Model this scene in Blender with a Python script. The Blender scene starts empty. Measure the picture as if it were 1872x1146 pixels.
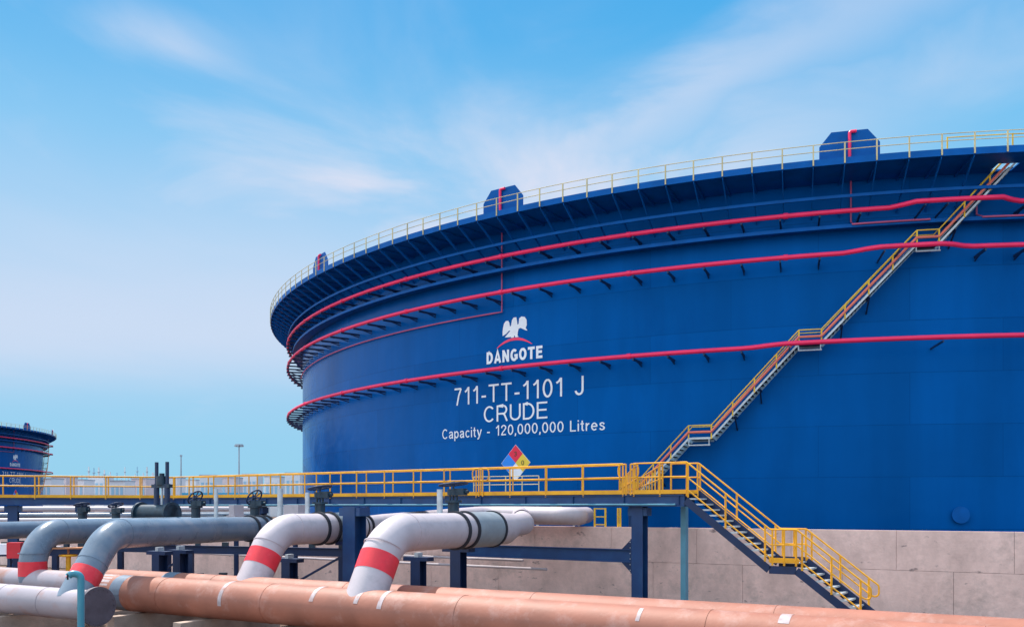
import bpy, math, random
from mathutils import Vector, Matrix
R = math.radians
random.seed(7)
S = bpy.context.scene
COL = S.collection

# ---------------------------------------------------------------- camera
EYE = 4.2
cam_d = bpy.data.cameras.new("camera")
cam = bpy.data.objects.new("camera", cam_d)
COL.objects.link(cam)
cam.location = (0, 0, EYE)
cam.rotation_euler = (R(90), 0, 0)
cam_d.sensor_width = 36.0
cam_d.lens = 1650 / 1872 * 36.0
cam_d.shift_y = (925 - 573) / 1872
cam_d.clip_start = 0.2
cam_d.clip_end = 6000
S.camera = cam

# ---------------------------------------------------------------- light
SUN_ELEV = R(58)
SUN_H = Vector((-0.66, 0.75))            # horizontal direction towards the sun
SUN_H.normalize()
w = bpy.data.worlds.new("World")
S.world = w
w.use_nodes = True
nt = w.node_tree
nt.nodes.clear()
def N(t, **k):
    n = nt.nodes.new(t)
    for a, b in k.items():
        setattr(n, a, b)
    return n
L = nt.links.new
out = N("ShaderNodeOutputWorld")
bg = N("ShaderNodeBackground")
bg.inputs["Strength"].default_value = 0.13
sky = N("ShaderNodeTexSky", sky_type='NISHITA')
sky.sun_disc = False
sky.sun_elevation = SUN_ELEV
sky.sun_rotation = math.atan2(SUN_H.x, SUN_H.y)
sky.air_density = 1.0
sky.dust_density = 0.6
sky.ozone_density = 2.5
tc = N("ShaderNodeTexCoord")
sep = N("ShaderNodeSeparateXYZ")
L(tc.outputs["Generated"], sep.inputs[0])
def Mth(op, a, b=None, clamp=False):
    n = N("ShaderNodeMath", operation=op); n.use_clamp = clamp
    for k, v in enumerate((a, b)):
        if v is None: continue
        if isinstance(v, (int, float)): n.inputs[k].default_value = v
        else: L(v, n.inputs[k])
    return n.outputs[0]
# clear-sky colour by height above the horizon, blended with the physical sky
hue = N("ShaderNodeValToRGB")
K = 0.63 / 0.13
el = hue.color_ramp.elements
el[0].position = 0.0; el[0].color = (0.25, 0.60, 0.82, 1)
el[1].position = 1.0; el[1].color = (0.05, 0.30, 0.75, 1)
for p_, c_ in ((0.07, (0.28, 0.60, 0.84, 1)), (0.17, (0.38, 0.62, 0.86, 1)), (0.26, (0.29, 0.60, 0.88, 1)), (0.36, (0.13, 0.52, 0.87, 1)), (0.46, (0.035, 0.41, 0.83, 1)), (0.62, (0.035, 0.34, 0.78, 1))):
    e_ = el.new(p_); e_.color = c_
L(Mth('MAXIMUM', sep.outputs[2], 0.0), hue.inputs[0])
hs = N("ShaderNodeVectorMath", operation='SCALE'); L(hue.outputs[0], hs.inputs[0]); hs.inputs[3].default_value = K
base = N("ShaderNodeMix", data_type='RGBA'); base.inputs[0].default_value = 0.96
L(sky.outputs[0], base.inputs[6]); L(hs.outputs[0], base.inputs[7])
# clouds live on a flat layer overhead: position = direction / height
zc_ = Mth('MAXIMUM', sep.outputs[2], 0.06)
px_ = Mth('DIVIDE', sep.outputs[0], zc_); py_ = Mth('DIVIDE', sep.outputs[1], zc_)
pl = N("ShaderNodeCombineXYZ"); L(px_, pl.inputs[0]); L(py_, pl.inputs[1])
mp = N("ShaderNodeMapping")
mp.inputs["Rotation"].default_value = (0, 0, R(-27))
mp.inputs["Scale"].default_value = (1.15, 0.75, 1.0)
L(pl.outputs[0], mp.inputs[0])
n1 = N("ShaderNodeTexNoise"); n1.inputs["Scale"].default_value = 1.3; n1.inputs["Detail"].default_value = 8; n1.inputs["Roughness"].default_value = 0.52
n1.inputs["Distortion"].default_value = 0.6
L(mp.outputs[0], n1.inputs["Vector"])
n2 = N("ShaderNodeTexNoise"); n2.inputs["Scale"].default_value = 0.55; n2.inputs["Detail"].default_value = 5
L(pl.outputs[0], n2.inputs["Vector"])
wisp = N("ShaderNodeMapRange"); wisp.interpolation_type = 'SMOOTHSTEP'
L(n1.outputs[0], wisp.inputs[0]); wisp.inputs[1].default_value = 0.34; wisp.inputs[2].default_value = 0.74
big = N("ShaderNodeMapRange"); big.interpolation_type = 'SMOOTHSTEP'
L(n2.outputs[0], big.inputs[0]); big.inputs[1].default_value = 0.36; big.inputs[2].default_value = 0.70
soft = Mth('MULTIPLY', Mth('MULTIPLY', wisp.outputs[0], big.outputs[0]), 0.62)
def streak(nx, ny, c, wd, amt):
    d = Mth('ADD', Mth('MULTIPLY', px_, nx), Mth('MULTIPLY', py_, ny))
    d = Mth('SUBTRACT', d, c)
    d = Mth('ADD', d, Mth('MULTIPLY', Mth('SUBTRACT', n1.outputs[0], 0.5), 0.9))
    d = Mth('DIVIDE', d, wd)
    return Mth('MULTIPLY', Mth('POWER', 2.718, Mth('MULTIPLY', Mth('MULTIPLY', d, d), -1.0)), amt)
st1 = Mth('MULTIPLY', streak(0.89, 0.45, 1.346, 0.20, 0.85), Mth('ADD', Mth('MULTIPLY', wisp.outputs[0], 0.6), 0.5))
st2 = streak(0.89, 0.45, 1.80, 0.30, 0.22)
def puff(cx, cy, rad, amt):
    dx = Mth('DIVIDE', Mth('SUBTRACT', px_, cx), rad); dy = Mth('DIVIDE', Mth('SUBTRACT', py_, cy), rad)
    q = Mth('ADD', Mth('MULTIPLY', dx, dx), Mth('MULTIPLY', dy, dy))
    return Mth('MULTIPLY', Mth('POWER', 2.718, Mth('MULTIPLY', q, -1.0)), amt)
st3 = Mth('MULTIPLY', puff(-0.2, 3.0, 1.05, 1.1), Mth('ADD', wisp.outputs[0], 0.25))
pf = Mth('MULTIPLY', Mth('ADD', puff(-0.76, 1.95, 0.17, 0.55), puff(-0.62, 2.2, 0.34, 0.45)), Mth('ADD', wisp.outputs[0], 0.2))
cloud = Mth('ADD', Mth('MAXIMUM', Mth('MAXIMUM', soft, st1), Mth('MAXIMUM', st3, pf)), st2, True)
lowfade = N("ShaderNodeMapRange"); lowfade.interpolation_type = 'SMOOTHSTEP'
L(sep.outputs[2], lowfade.inputs[0]); lowfade.inputs[1].default_value = 0.05; lowfade.inputs[2].default_value = 0.30
cloud = Mth('MULTIPLY', cloud, lowfade.outputs[0])
veil = Mth('MULTIPLY', streak(0.0, 1.0, 4.9, 2.3, 0.74), 1.0)
left = N("ShaderNodeMapRange"); left.interpolation_type = 'SMOOTHSTEP'
L(sep.outputs[0], left.inputs[0]); left.inputs[1].default_value = 0.12; left.inputs[2].default_value = -0.25; left.inputs[3].default_value = 0.35
cloud = Mth('MAXIMUM', cloud, Mth('MULTIPLY', veil, left.outputs[0]))
mixc = N("ShaderNodeMix", data_type='RGBA')
L(cloud, mixc.inputs[0]); L(base.outputs[2], mixc.inputs[6])
mixc.inputs[7].default_value = (0.66 * K, 0.735 * K, 0.90 * K, 1)
# bright fill added to the unseen sky overhead and behind left, lighting shaded surfaces
fill_back = N("ShaderNodeMapRange"); fill_back.interpolation_type = 'SMOOTHSTEP'
L(Mth('ADD', Mth('MULTIPLY', sep.outputs[0], -0.75), Mth('MULTIPLY', sep.outputs[1], -0.66)), fill_back.inputs[0]); fill_back.inputs[1].default_value = -0.08; fill_back.inputs[2].default_value = 0.70
fill_top = N("ShaderNodeMapRange"); fill_top.interpolation_type = 'SMOOTHSTEP'
L(sep.outputs[2], fill_top.inputs[0]); fill_top.inputs[1].default_value = 0.60; fill_top.inputs[2].default_value = 0.95
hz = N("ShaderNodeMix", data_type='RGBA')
L(Mth('MAXIMUM', fill_back.outputs[0], fill_top.outputs[0]), hz.inputs[0]); L(mixc.outputs[2], hz.inputs[6])
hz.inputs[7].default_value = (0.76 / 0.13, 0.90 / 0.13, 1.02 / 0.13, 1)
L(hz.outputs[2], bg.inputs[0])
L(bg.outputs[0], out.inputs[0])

sl = bpy.data.lights.new("sun", 'SUN')
sl.energy = 3.7
sl.angle = R(0.5)
sl.color = (1.0, 0.93, 0.84)
so = bpy.data.objects.new("sun", sl)
COL.objects.link(so)
sd = Vector((SUN_H.x * math.cos(SUN_ELEV), SUN_H.y * math.cos(SUN_ELEV), math.sin(SUN_ELEV)))
so.rotation_euler = sd.to_track_quat('Z', 'Y').to_euler()
so.location = (0, 0, 80)

S.view_settings.view_transform = 'Standard'
S.view_settings.look = 'None'
S.view_settings.exposure = 0.68
S.view_settings.gamma = 1.0
S.view_settings.use_curve_mapping = False

# ---------------------------------------------------------------- materials
def mat(name, base, rough=0.5, var=0.15, scale=3.0, bump=0.0, bscale=40.0, metal=0.0, stretch=(1, 1, 1), dirt=None, dirt_amt=0.0, dirt_scale=1.5, coat=0.0, spec=0.5):
    m = bpy.data.materials.new(name)
    m.use_nodes = True
    t = m.node_tree
    b = t.nodes["Principled BSDF"]
    b.inputs["Roughness"].default_value = rough
    b.inputs["Metallic"].default_value = metal
    b.inputs["Coat Weight"].default_value = coat
    b.inputs["Specular IOR Level"].default_value = spec
    c = t.nodes.new("ShaderNodeTexCoord")
    mpn = t.nodes.new("ShaderNodeMapping")
    mpn.inputs["Scale"].default_value = stretch
    t.links.new(c.outputs["Object"], mpn.inputs[0])
    n = t.nodes.new("ShaderNodeTexNoise")
    n.inputs["Scale"].default_value = scale
    n.inputs["Detail"].default_value = 6
    t.links.new(mpn.outputs[0], n.inputs["Vector"])
    r = t.nodes.new("ShaderNodeValToRGB")
    e = r.color_ramp.elements
    e[0].position = 0.3; e[1].position = 0.7
    e[0].color = tuple(x * (1 - var) for x in base) + (1,)
    e[1].color = tuple(min(1, x * (1 + var)) for x in base) + (1,)
    t.links.new(n.outputs[0], r.inputs[0])
    col = r.outputs[0]
    if dirt:
        n2 = t.nodes.new("ShaderNodeTexNoise")
        n2.inputs["Scale"].default_value = dirt_scale
        n2.inputs["Detail"].default_value = 9
        n2.inputs["Roughness"].default_value = 0.68
        t.links.new(mpn.outputs[0], n2.inputs["Vector"])
        r2 = t.nodes.new("ShaderNodeValToRGB")
        r2.color_ramp.elements[0].position = 0.52
        r2.color_ramp.elements[1].position = 0.72
        r2.color_ramp.elements[1].color = (dirt_amt,) * 3 + (1,)
        t.links.new(n2.outputs[0], r2.inputs[0])
        mx = t.nodes.new("ShaderNodeMix"); mx.data_type = 'RGBA'
        t.links.new(r2.outputs[0], mx.inputs[0])
        t.links.new(col, mx.inputs[6])
        mx.inputs[7].default_value = tuple(dirt) + (1,)
        col = mx.outputs[2]
    t.links.new(col, b.inputs["Base Color"])
    rr = t.nodes.new("ShaderNodeMapRange")
    rr.inputs[3].default_value = max(0.03, rough - 0.07); rr.inputs[4].default_value = min(1, rough + 0.09)
    t.links.new(n.outputs[0], rr.inputs[0])
    t.links.new(rr.outputs[0], b.inputs["Roughness"])
    if bump:
        nb = t.nodes.new("ShaderNodeTexNoise")
        nb.inputs["Scale"].default_value = bscale
        nb.inputs["Detail"].default_value = 5
        t.links.new(mpn.outputs[0], nb.inputs["Vector"])
        bp = t.nodes.new("ShaderNodeBump")
        bp.inputs["Strength"].default_value = bump
        bp.inputs["Distance"].default_value = 0.05
        t.links.new(nb.outputs[0], bp.inputs["Height"])
        t.links.new(bp.outputs[0], b.inputs["Normal"])
    return m

M = {}
M['board'] = mat("foam_shield_blue_paint", (0.001, 0.09, 0.34), 0.4, 0.12, 1.0, spec=0.1)
M['shell'] = mat("tank_blue_paint", (0.0005, 0.094, 0.365), 0.25, 0.12, 0.25, 0.0, stretch=(1, 1, 0.30), dirt=(0.0005, 0.060, 0.255), dirt_amt=0.85, dirt_scale=0.085, spec=0.07)
M['navy'] = mat("girder_blue_paint", (0.001, 0.10, 0.38), 0.42, 0.15, 1.2, spec=0.1)
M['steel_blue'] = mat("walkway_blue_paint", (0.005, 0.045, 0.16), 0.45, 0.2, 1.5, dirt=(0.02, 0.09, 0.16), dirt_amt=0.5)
M['darkblue'] = mat("bracket_dark_blue_paint", (0.004, 0.022, 0.085), 0.5, 0.2, 2)
M['red'] = mat("ring_main_red_paint", (0.93, 0.02, 0.12), 0.4, 0.08, 1.0)
M['pinkred'] = mat("thin_line_faded_red_paint", (0.55, 0.10, 0.22), 0.5, 0.1, 1.0)
M['band'] = mat("band_red_paint", (0.80, 0.03, 0.05), 0.42, 0.12, 2.5, dirt=(0.85, 0.16, 0.18), dirt_amt=0.5)
M['salmon'] = mat("stair_pipe_salmon_paint", (0.82, 0.19, 0.12), 0.5, 0.1, 1)
M['yellow'] = mat("handrail_yellow_paint", (0.92, 0.41, 0.008), 0.42, 0.15, 2.0, dirt=(0.50, 0.17, 0.02), dirt_amt=0.6)
M['paleyellow'] = mat("rim_rail_pale_yellow_paint", (0.62, 0.50, 0.25), 0.5, 0.2, 0.6)
M['stairyellow'] = mat("tank_stair_yellow_paint", (0.88, 0.53, 0.03), 0.5, 0.2, 0.8)
M['galv'] = mat("galvanised_steel", (0.52, 0.56, 0.60), 0.45, 0.15, 4.0, metal=0.3)
M['stringer'] = mat("stair_stringer_grey_blue", (0.22, 0.36, 0.50), 0.45, 0.12, 1.0)
M['white'] = mat("lettering_white_paint", (0.85, 0.86, 0.92), 0.5, 0.05, 2.0)
M['pipe_white'] = mat("pipe_white_primer", (0.53, 0.465, 0.505), 0.45, 0.12, 1.3, 0.06, 16, dirt=(0.33, 0.29, 0.31), dirt_amt=0.65, dirt_scale=1.3)
M['pipe_grey'] = mat("pipe_grey_primer", (0.15, 0.20, 0.27), 0.27, 0.16, 1.3, 0.06, 16, dirt=(0.30, 0.30, 0.34), dirt_amt=0.6, dirt_scale=1.2)
M['sleeve'] = mat("sleeve_grey", (0.27, 0.31, 0.35), 0.45, 0.12, 3.0)
M['gasket'] = mat("gasket_black", (0.015, 0.018, 0.03), 0.6, 0.2, 3.0)
M['header'] = mat("header_orange_primer", (0.36, 0.135, 0.09), 0.6, 0.18, 0.9, 0.10, 9, dirt=(0.47, 0.27, 0.235), dirt_amt=0.9, dirt_scale=1.1)
M['header_pale'] = mat("header_pale_primer", (0.35, 0.31, 0.355), 0.5, 0.12, 0.8, 0.06, 14, dirt=(0.36, 0.16, 0.11), dirt_amt=0.9, dirt_scale=0.7)
M['cap'] = mat("blind_flange_dark_steel", (0.10, 0.085, 0.11), 0.55, 0.25, 2.5, 0.1, 30)
M['patch'] = mat("weld_patch_white_primer", (0.46, 0.38, 0.40), 0.6, 0.25, 6.0, dirt=(0.44, 0.18, 0.125), dirt_amt=1.0, dirt_scale=4.5)
M['patchblue'] = mat("collar_slate_primer", (0.14, 0.19, 0.27), 0.5, 0.15, 4.0)
M['valve'] = mat("valve_dark_teal_paint", (0.012, 0.035, 0.06), 0.45, 0.35, 5.0)
M['wheel'] = mat("handwheel_dark_blue_paint", (0.012, 0.03, 0.085), 0.45, 0.2, 5.0)
M['teal'] = mat("pole_teal_paint", (0.06, 0.28, 0.38), 0.35, 0.12, 3.0, dirt=(0.10, 0.16, 0.18), dirt_amt=0.4)
M['column_teal'] = mat("slim_column_teal_paint", (0.10, 0.30, 0.42), 0.45, 0.12, 2.0)
M['soil'] = mat("laterite_soil", (0.105, 0.062, 0.045), 0.95, 0.3, 0.35, 0.6, 6.0, dirt=(0.19, 0.125, 0.10), dirt_amt=0.8, dirt_scale=0.2)
M['sleeper'] = mat("sleeper_concrete", (0.46, 0.35, 0.29), 0.9, 0.2, 2.0, 0.4, 18)
M['timber'] = mat("timber_orange_brown", (0.50, 0.21, 0.10), 0.8, 0.25, 6.0, 0.3, 25, stretch=(1, 1, 4))
M['far_white'] = mat("far_white_cladding", (0.78, 0.78, 0.82), 0.6, 0.06, 0.1)
M['far_pink'] = mat("far_pinkish_cladding", (0.72, 0.60, 0.62), 0.6, 0.06, 0.1)
M['far_blue'] = mat("far_pale_blue_cladding", (0.34, 0.58, 0.76), 0.6, 0.06, 0.1)
M['far_roof'] = mat("far_bright_blue_roof", (0.05, 0.42, 0.70), 0.5, 0.06, 0.1)
M['far_grey'] = mat("far_grey_steel", (0.42, 0.47, 0.54), 0.6, 0.06, 0.1)
M['redbox'] = mat("cabinet_red_paint", (0.62, 0.015, 0.03), 0.4, 0.12, 3.0)
M['nfpa_red'] = mat("diamond_red", (0.84, 0.012, 0.06), 0.5, 0.05, 3.0)
M['nfpa_blue'] = mat("diamond_blue", (0.01, 0.25, 0.88), 0.5, 0.05, 3.0)
M['nfpa_yellow'] = mat("diamond_yellow", (0.84, 0.60, 0.05), 0.5, 0.05, 3.0)
M['nfpa_ink'] = mat("diamond_digit_ink", (0.05, 0.05, 0.03), 0.6, 0.05, 3.0)
M['black'] = mat("deck_dark_grating", (0.02, 0.025, 0.035), 0.7, 0.2, 3.0)

def wall_material():
    m = mat("concrete_precast", (0.82, 0.585, 0.535), 0.9, 0.16, 0.55, 0.3, 7.0, dirt=(0.36, 0.29, 0.27), dirt_amt=0.75, dirt_scale=0.55)
    t = m.node_tree
    b = t.nodes["Principled BSDF"]
    src = b.inputs["Base Color"].links[0].from_socket
    c = t.nodes.new("ShaderNodeTexCoord")
    # pitting and dark chips
    v = t.nodes.new("ShaderNodeTexNoise"); v.inputs["Scale"].default_value = 1.7; v.inputs["Detail"].default_value = 9; v.inputs["Roughness"].default_value = 0.62
    mpn = t.nodes.new("ShaderNodeMapping"); mpn.inputs["Scale"].default_value = (1, 1, 1.9)
    t.links.new(c.outputs["Object"], mpn.inputs[0]); t.links.new(mpn.outputs[0], v.inputs["Vector"])
    r = t.nodes.new("ShaderNodeValToRGB")
    r.color_ramp.elements[0].position = 0.63; r.color_ramp.elements[1].position = 0.70
    r.color_ramp.elements[1].color = (0.75, 0.75, 0.75, 1)
    t.links.new(v.outputs[0], r.inputs[0])
    mx = t.nodes.new("ShaderNodeMix"); mx.data_type = 'RGBA'
    t.links.new(r.outputs[0], mx.inputs[0]); t.links.new(src, mx.inputs[6]); mx.inputs[7].default_value = (0.13, 0.10, 0.11, 1)
    # run-off streaks and damp blotches
    mp2 = t.nodes.new("ShaderNodeMapping"); mp2.inputs["Scale"].default_value = (0.5, 0.5, 0.16)
    t.links.new(c.outputs["Object"], mp2.inputs[0])
    n3 = t.nodes.new("ShaderNodeTexNoise"); n3.inputs["Scale"].default_value = 1.5; n3.inputs["Detail"].default_value = 7; n3.inputs["Roughness"].default_value = 0.65
    t.links.new(mp2.outputs[0], n3.inputs["Vector"])
    r3 = t.nodes.new("ShaderNodeMapRange"); r3.inputs[1].default_value = 0.40; r3.inputs[2].default_value = 0.68; r3.inputs[3].default_value = 1.05; r3.inputs[4].default_value = 0.86
    t.links.new(n3.outputs[0], r3.inputs[0])
    n4 = t.nodes.new("ShaderNodeTexNoise"); n4.inputs["Scale"].default_value = 3.2; n4.inputs["Detail"].default_value = 8; n4.inputs["Roughness"].default_value = 0.75
    t.links.new(c.outputs["Object"], n4.inputs["Vector"])
    r4 = t.nodes.new("ShaderNodeMapRange"); r4.inputs[1].default_value = 0.35; r4.inputs[2].default_value = 0.7; r4.inputs[3].default_value = 1.06; r4.inputs[4].default_value = 0.88
    t.links.new(n4.outputs[0], r4.inputs[0])
    mm = t.nodes.new("ShaderNodeMath"); mm.operation = 'MULTIPLY'
    t.links.new(r3.outputs[0], mm.inputs[0]); t.links.new(r4.outputs[0], mm.inputs[1])
    m3 = t.nodes.new("ShaderNodeMix"); m3.data_type = 'RGBA'; m3.blend_type = 'MULTIPLY'; m3.inputs[0].default_value = 1
    t.links.new(mx.outputs[2], m3.inputs[6]); t.links.new(mm.outputs[0], m3.inputs[7])
    t.links.new(m3.outputs[2], b.inputs["Base Color"])
    return m
M['wall'] = wall_material()
def shell_material(m):
    """rolled plates: every plate a slightly different blue, hairline seams, run-down streaks"""
    t = m.node_tree; b = t.nodes["Principled BSDF"]
    b.inputs["Specular Tint"].default_value = (0.25, 0.8, 1.0, 1)
    src = b.inputs["Base Color"].links[0].from_socket
    c = t.nodes.new("ShaderNodeTexCoord"); sp = t.nodes.new("ShaderNodeSeparateXYZ")
    t.links.new(c.outputs["Object"], sp.inputs[0])
    at = t.nodes.new("ShaderNodeMath"); at.operation = 'ARCTAN2'
    t.links.new(sp.outputs[0], at.inputs[0]); t.links.new(sp.outputs[1], at.inputs[1])
    mu = t.nodes.new("ShaderNodeMath"); mu.operation = 'MULTIPLY'; mu.inputs[1].default_value = 56.565
    t.links.new(at.outputs[0], mu.inputs[0])
    cb = t.nodes.new("ShaderNodeCombineXYZ")
    t.links.new(mu.outputs[0], cb.inputs[0]); t.links.new(sp.outputs[2], cb.inputs[1])
    br = t.nodes.new("ShaderNodeTexBrick")
    br.inputs["Scale"].default_value = 1.0; br.inputs["Brick Width"].default_value = 9.8; br.inputs["Row Height"].default_value = 2.93
    br.inputs["Mortar Size"].default_value = 0.018; br.inputs["Mortar Smooth"].default_value = 0.3
    br.inputs["Color1"].default_value = (0.90, 0.90, 0.90, 1); br.inputs["Color2"].default_value = (1.06, 1.06, 1.06, 1); br.inputs["Mortar"].default_value = (0.72, 0.72, 0.72, 1)
    t.links.new(cb.outputs[0], br.inputs["Vector"])
    mp_ = t.nodes.new("ShaderNodeMapping"); mp_.inputs["Scale"].default_value = (0.9, 0.06, 1)
    t.links.new(cb.outputs[0], mp_.inputs[0])
    ns = t.nodes.new("ShaderNodeTexNoise"); ns.inputs["Scale"].default_value = 1.0; ns.inputs["Detail"].default_value = 5
    t.links.new(mp_.outputs[0], ns.inputs["Vector"])
    mr_ = t.nodes.new("ShaderNodeMapRange"); mr_.inputs[1].default_value = 0.3; mr_.inputs[2].default_value = 0.7; mr_.inputs[3].default_value = 0.93; mr_.inputs[4].default_value = 1.05
    t.links.new(ns.outputs[0], mr_.inputs[0])
    m1 = t.nodes.new("ShaderNodeMix"); m1.data_type = 'RGBA'; m1.blend_type = 'MULTIPLY'; m1.inputs[0].default_value = 1
    t.links.new(src, m1.inputs[6]); t.links.new(br.outputs["Color"], m1.inputs[7])
    m2 = t.nodes.new("ShaderNodeMix"); m2.data_type = 'RGBA'; m2.blend_type = 'MULTIPLY'; m2.inputs[0].default_value = 1
    t.links.new(m1.outputs[2], m2.inputs[6]); t.links.new(mr_.outputs[0], m2.inputs[7])
    t.links.new(m2.outputs[2], b.inputs["Base Color"])
    # slight buckling of the plates
    nb = t.nodes.new("ShaderNodeTexNoise"); nb.inputs["Scale"].default_value = 0.45; nb.inputs["Detail"].default_value = 2
    t.links.new(cb.outputs[0], nb.inputs["Vector"])
    bp = t.nodes.new("ShaderNodeBump"); bp.inputs["Strength"].default_value = 0.5; bp.inputs["Distance"].default_value = 0.10
    t.links.new(nb.outputs[0], bp.inputs["Height"]); t.links.new(bp.outputs[0], b.inputs["Normal"])
shell_material(M['shell'])

# ---------------------------------------------------------------- mesh helpers
def tag(o, label=None, cat=None, group=None, kind=None):
    if label: o["label"] = label
    if cat: o["category"] = cat
    if group: o["group"] = group
    if kind: o["kind"] = kind
    return o

def thing(name, loc, label, cat, group=None):
    o = bpy.data.objects.new(name, None)
    o.empty_display_size = 0.3
    o.location = loc
    COL.objects.link(o)
    return tag(o, label, cat, group, "thing")

def root_loc(o):
    p = Vector((0, 0, 0))
    while o is not None:
        p += o.location
        o = o.parent
    return p

class MB:
    """collects shapes in world space; build() links them as one mesh object"""
    def __init__(self):
        self.v = []; self.f = []
    def add(self, vs, fs):
        n = len(self.v)
        self.v += [Vector(a) for a in vs]
        self.f += [tuple(i + n for i in f) for f in fs]
        return self
    def box(self, c, s, rz=0.0):
        cx, cy, cz = c; hx, hy, hz = s[0] / 2, s[1] / 2, s[2] / 2
        ca, sa = math.cos(rz), math.sin(rz)
        vs = []
        for z in (-hz, hz):
            for x, y in ((-hx, -hy), (hx, -hy), (hx, hy), (-hx, hy)):
                vs.append((cx + x * ca - y * sa, cy + x * sa + y * ca, cz + z))
        return self.add(vs, [(3, 2, 1, 0), (4, 5, 6, 7), (0, 1, 5, 4), (1, 2, 6, 5), (2, 3, 7, 6), (3, 0, 4, 7)])
    def bar(self, p0, p1, wd, ht, up=(0, 0, 1)):
        p0 = Vector(p0); p1 = Vector(p1)
        d = (p1 - p0).normalized()
        s = d.cross(Vector(up))
        if s.length < 1e-4: s = d.cross(Vector((1, 0, 0)))
        s.normalize(); u = s.cross(d).normalized()
        vs = []
        for p in (p0, p1):
            for a, b in ((-1, -1), (1, -1), (1, 1), (-1, 1)):
                vs.append(p + s * (a * wd / 2) + u * (b * ht / 2))
        return self.add(vs, [(3, 2, 1, 0), (4, 5, 6, 7), (0, 1, 5, 4), (1, 2, 6, 5), (2, 3, 7, 6), (3, 0, 4, 7)])
    def tube(self, pts, r, seg=10, caps=True, closed=False):
        pts = [Vector(p) for p in pts]
        n = len(pts)
        rs = r if isinstance(r, (list, tuple)) else [r] * n
        tans = []
        for i in range(n):
            if closed: t = pts[(i + 1) % n] - pts[i - 1]
            elif i == 0: t = pts[1] - pts[0]
            elif i == n - 1: t = pts[-1] - pts[-2]
            else: t = (pts[i + 1] - pts[i]).normalized() + (pts[i] - pts[i - 1]).normalized()
            tans.append(t.normalized())
        ref = Vector((0, 0, 1)) if abs(tans[0].z) < 0.9 else Vector((1, 0, 0))
        a = (ref - tans[0] * ref.dot(tans[0])).normalized()
        vs = []
        for i in range(n):
            a = (a - tans[i] * a.dot(tans[i])).normalized()
            b = tans[i].cross(a)
            for k in range(seg):
                an = 2 * math.pi * k / seg
                vs.append(pts[i] + (a * math.cos(an) + b * math.sin(an)) * rs[i])
        fs = []
        for i in range(n if closed else n - 1):
            j = (i + 1) % n
            for k in range(seg):
                l = (k + 1) % seg
                fs.append((i * seg + k, i * seg + l, j * seg + l, j * seg + k))
        if caps and not closed:
            fs.append(tuple(range(seg - 1, -1, -1)))
            fs.append(tuple((n - 1) * seg + k for k in range(seg)))
        return self.add(vs, fs)
    def cyl(self, p0, p1, r, seg=16):
        return self.tube([p0, p1], r, seg)
    def ring(self, c, ax, r_in, r_out, th, seg=32):
        c = Vector(c); ax = Vector(ax).normalized()
        ref = Vector((0, 0, 1)) if abs(ax.z) < 0.9 else Vector((1, 0, 0))
        a = (ref - ax * ref.dot(ax)).normalized(); b = ax.cross(a)
        vs = []
        for k in range(seg):
            an = 2 * math.pi * k / seg
            d = a * math.cos(an) + b * math.sin(an)
            for rr, s in ((r_in, -1), (r_out, -1), (r_out, 1), (r_in, 1)):
                vs.append(c + d * rr + ax * (s * th / 2))
        fs = []
        for k in range(seg):
            j = (k + 1) % seg
            for q in range(4):
                p = (q + 1) % 4
                fs.append((k * 4 + q, j * 4 + q, j * 4 + p, k * 4 + p))
        return self.add(vs, fs)
    def torus(self, c, ax, R_, r, seg=24, seg2=8):
        c = Vector(c); ax = Vector(ax).normalized()
        ref = Vector((0, 0, 1)) if abs(ax.z) < 0.9 else Vector((1, 0, 0))
        a = (ref - ax * ref.dot(ax)).normalized(); b = ax.cross(a)
        return self.tube([c + (a * math.cos(2 * math.pi * k / seg) + b * math.sin(2 * math.pi * k / seg)) * R_ for k in range(seg)], r, seg2, closed=True)
    def build(self, name, m, parent=None, smooth=False):
        base = root_loc(parent) if parent else Vector((0, 0, 0))
        me = bpy.data.meshes.new(name)
        me.from_pydata([tuple(v - base) for v in self.v], [], self.f)
        me.materials.append(M[m] if isinstance(m, str) else m)
        if smooth:
            me.polygons.foreach_set("use_smooth", [len(p.vertices) <= 4 for p in me.polygons])
            try: me.set_sharp_from_angle(angle=R(40))
            except Exception: pass
        me.update()
        o = bpy.data.objects.new(name, me)
        COL.objects.link(o)
        if parent: o.parent = parent
        return o

def copy_tree(o, parent=None):
    c = o.copy(); COL.objects.link(c)
    if parent: c.parent = parent
    for ch in list(o.children):
        copy_tree(ch, c)
    return c

def bend(points, radius, n=8):
    """polyline with rounded corners"""
    P = [Vector(p) for p in points]
    outp = [P[0]]
    for i in range(1, len(P) - 1):
        a, b, c = P[i - 1], P[i], P[i + 1]
        d1 = (a - b).normalized(); d2 = (c - b).normalized()
        ang = d1.angle(d2)
        t = min(radius / math.tan(ang / 2), (a - b).length * 0.48 if i > 1 else (a - b).length * 0.95, (c - b).length * 0.48 if i < len(P) - 2 else (c - b).length * 0.95)
        rr = t * math.tan(ang / 2)
        cen = b + (d1 + d2).normalized() * (rr / math.sin(ang / 2))
        s = b + d1 * t - cen; e = b + d2 * t - cen
        tot = s.angle(e)
        axis = s.cross(e).normalized()
        for k in range(n + 1):
            outp.append(cen + Matrix.Rotation(tot * k / n, 3, axis) @ s)
    outp.append(P[-1])
    return outp

# ---------------------------------------------------------------- ground
g = MB()
g.add([(-2500, -60, 0), (2500, -60, 0), (2500, 4000, 0), (-2500, 4000, 0)], [(0, 1, 2, 3)])
ground = g.build("ground", 'soil')
tag(ground, "reddish laterite soil under and around the pipes", kind="structure")

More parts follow.
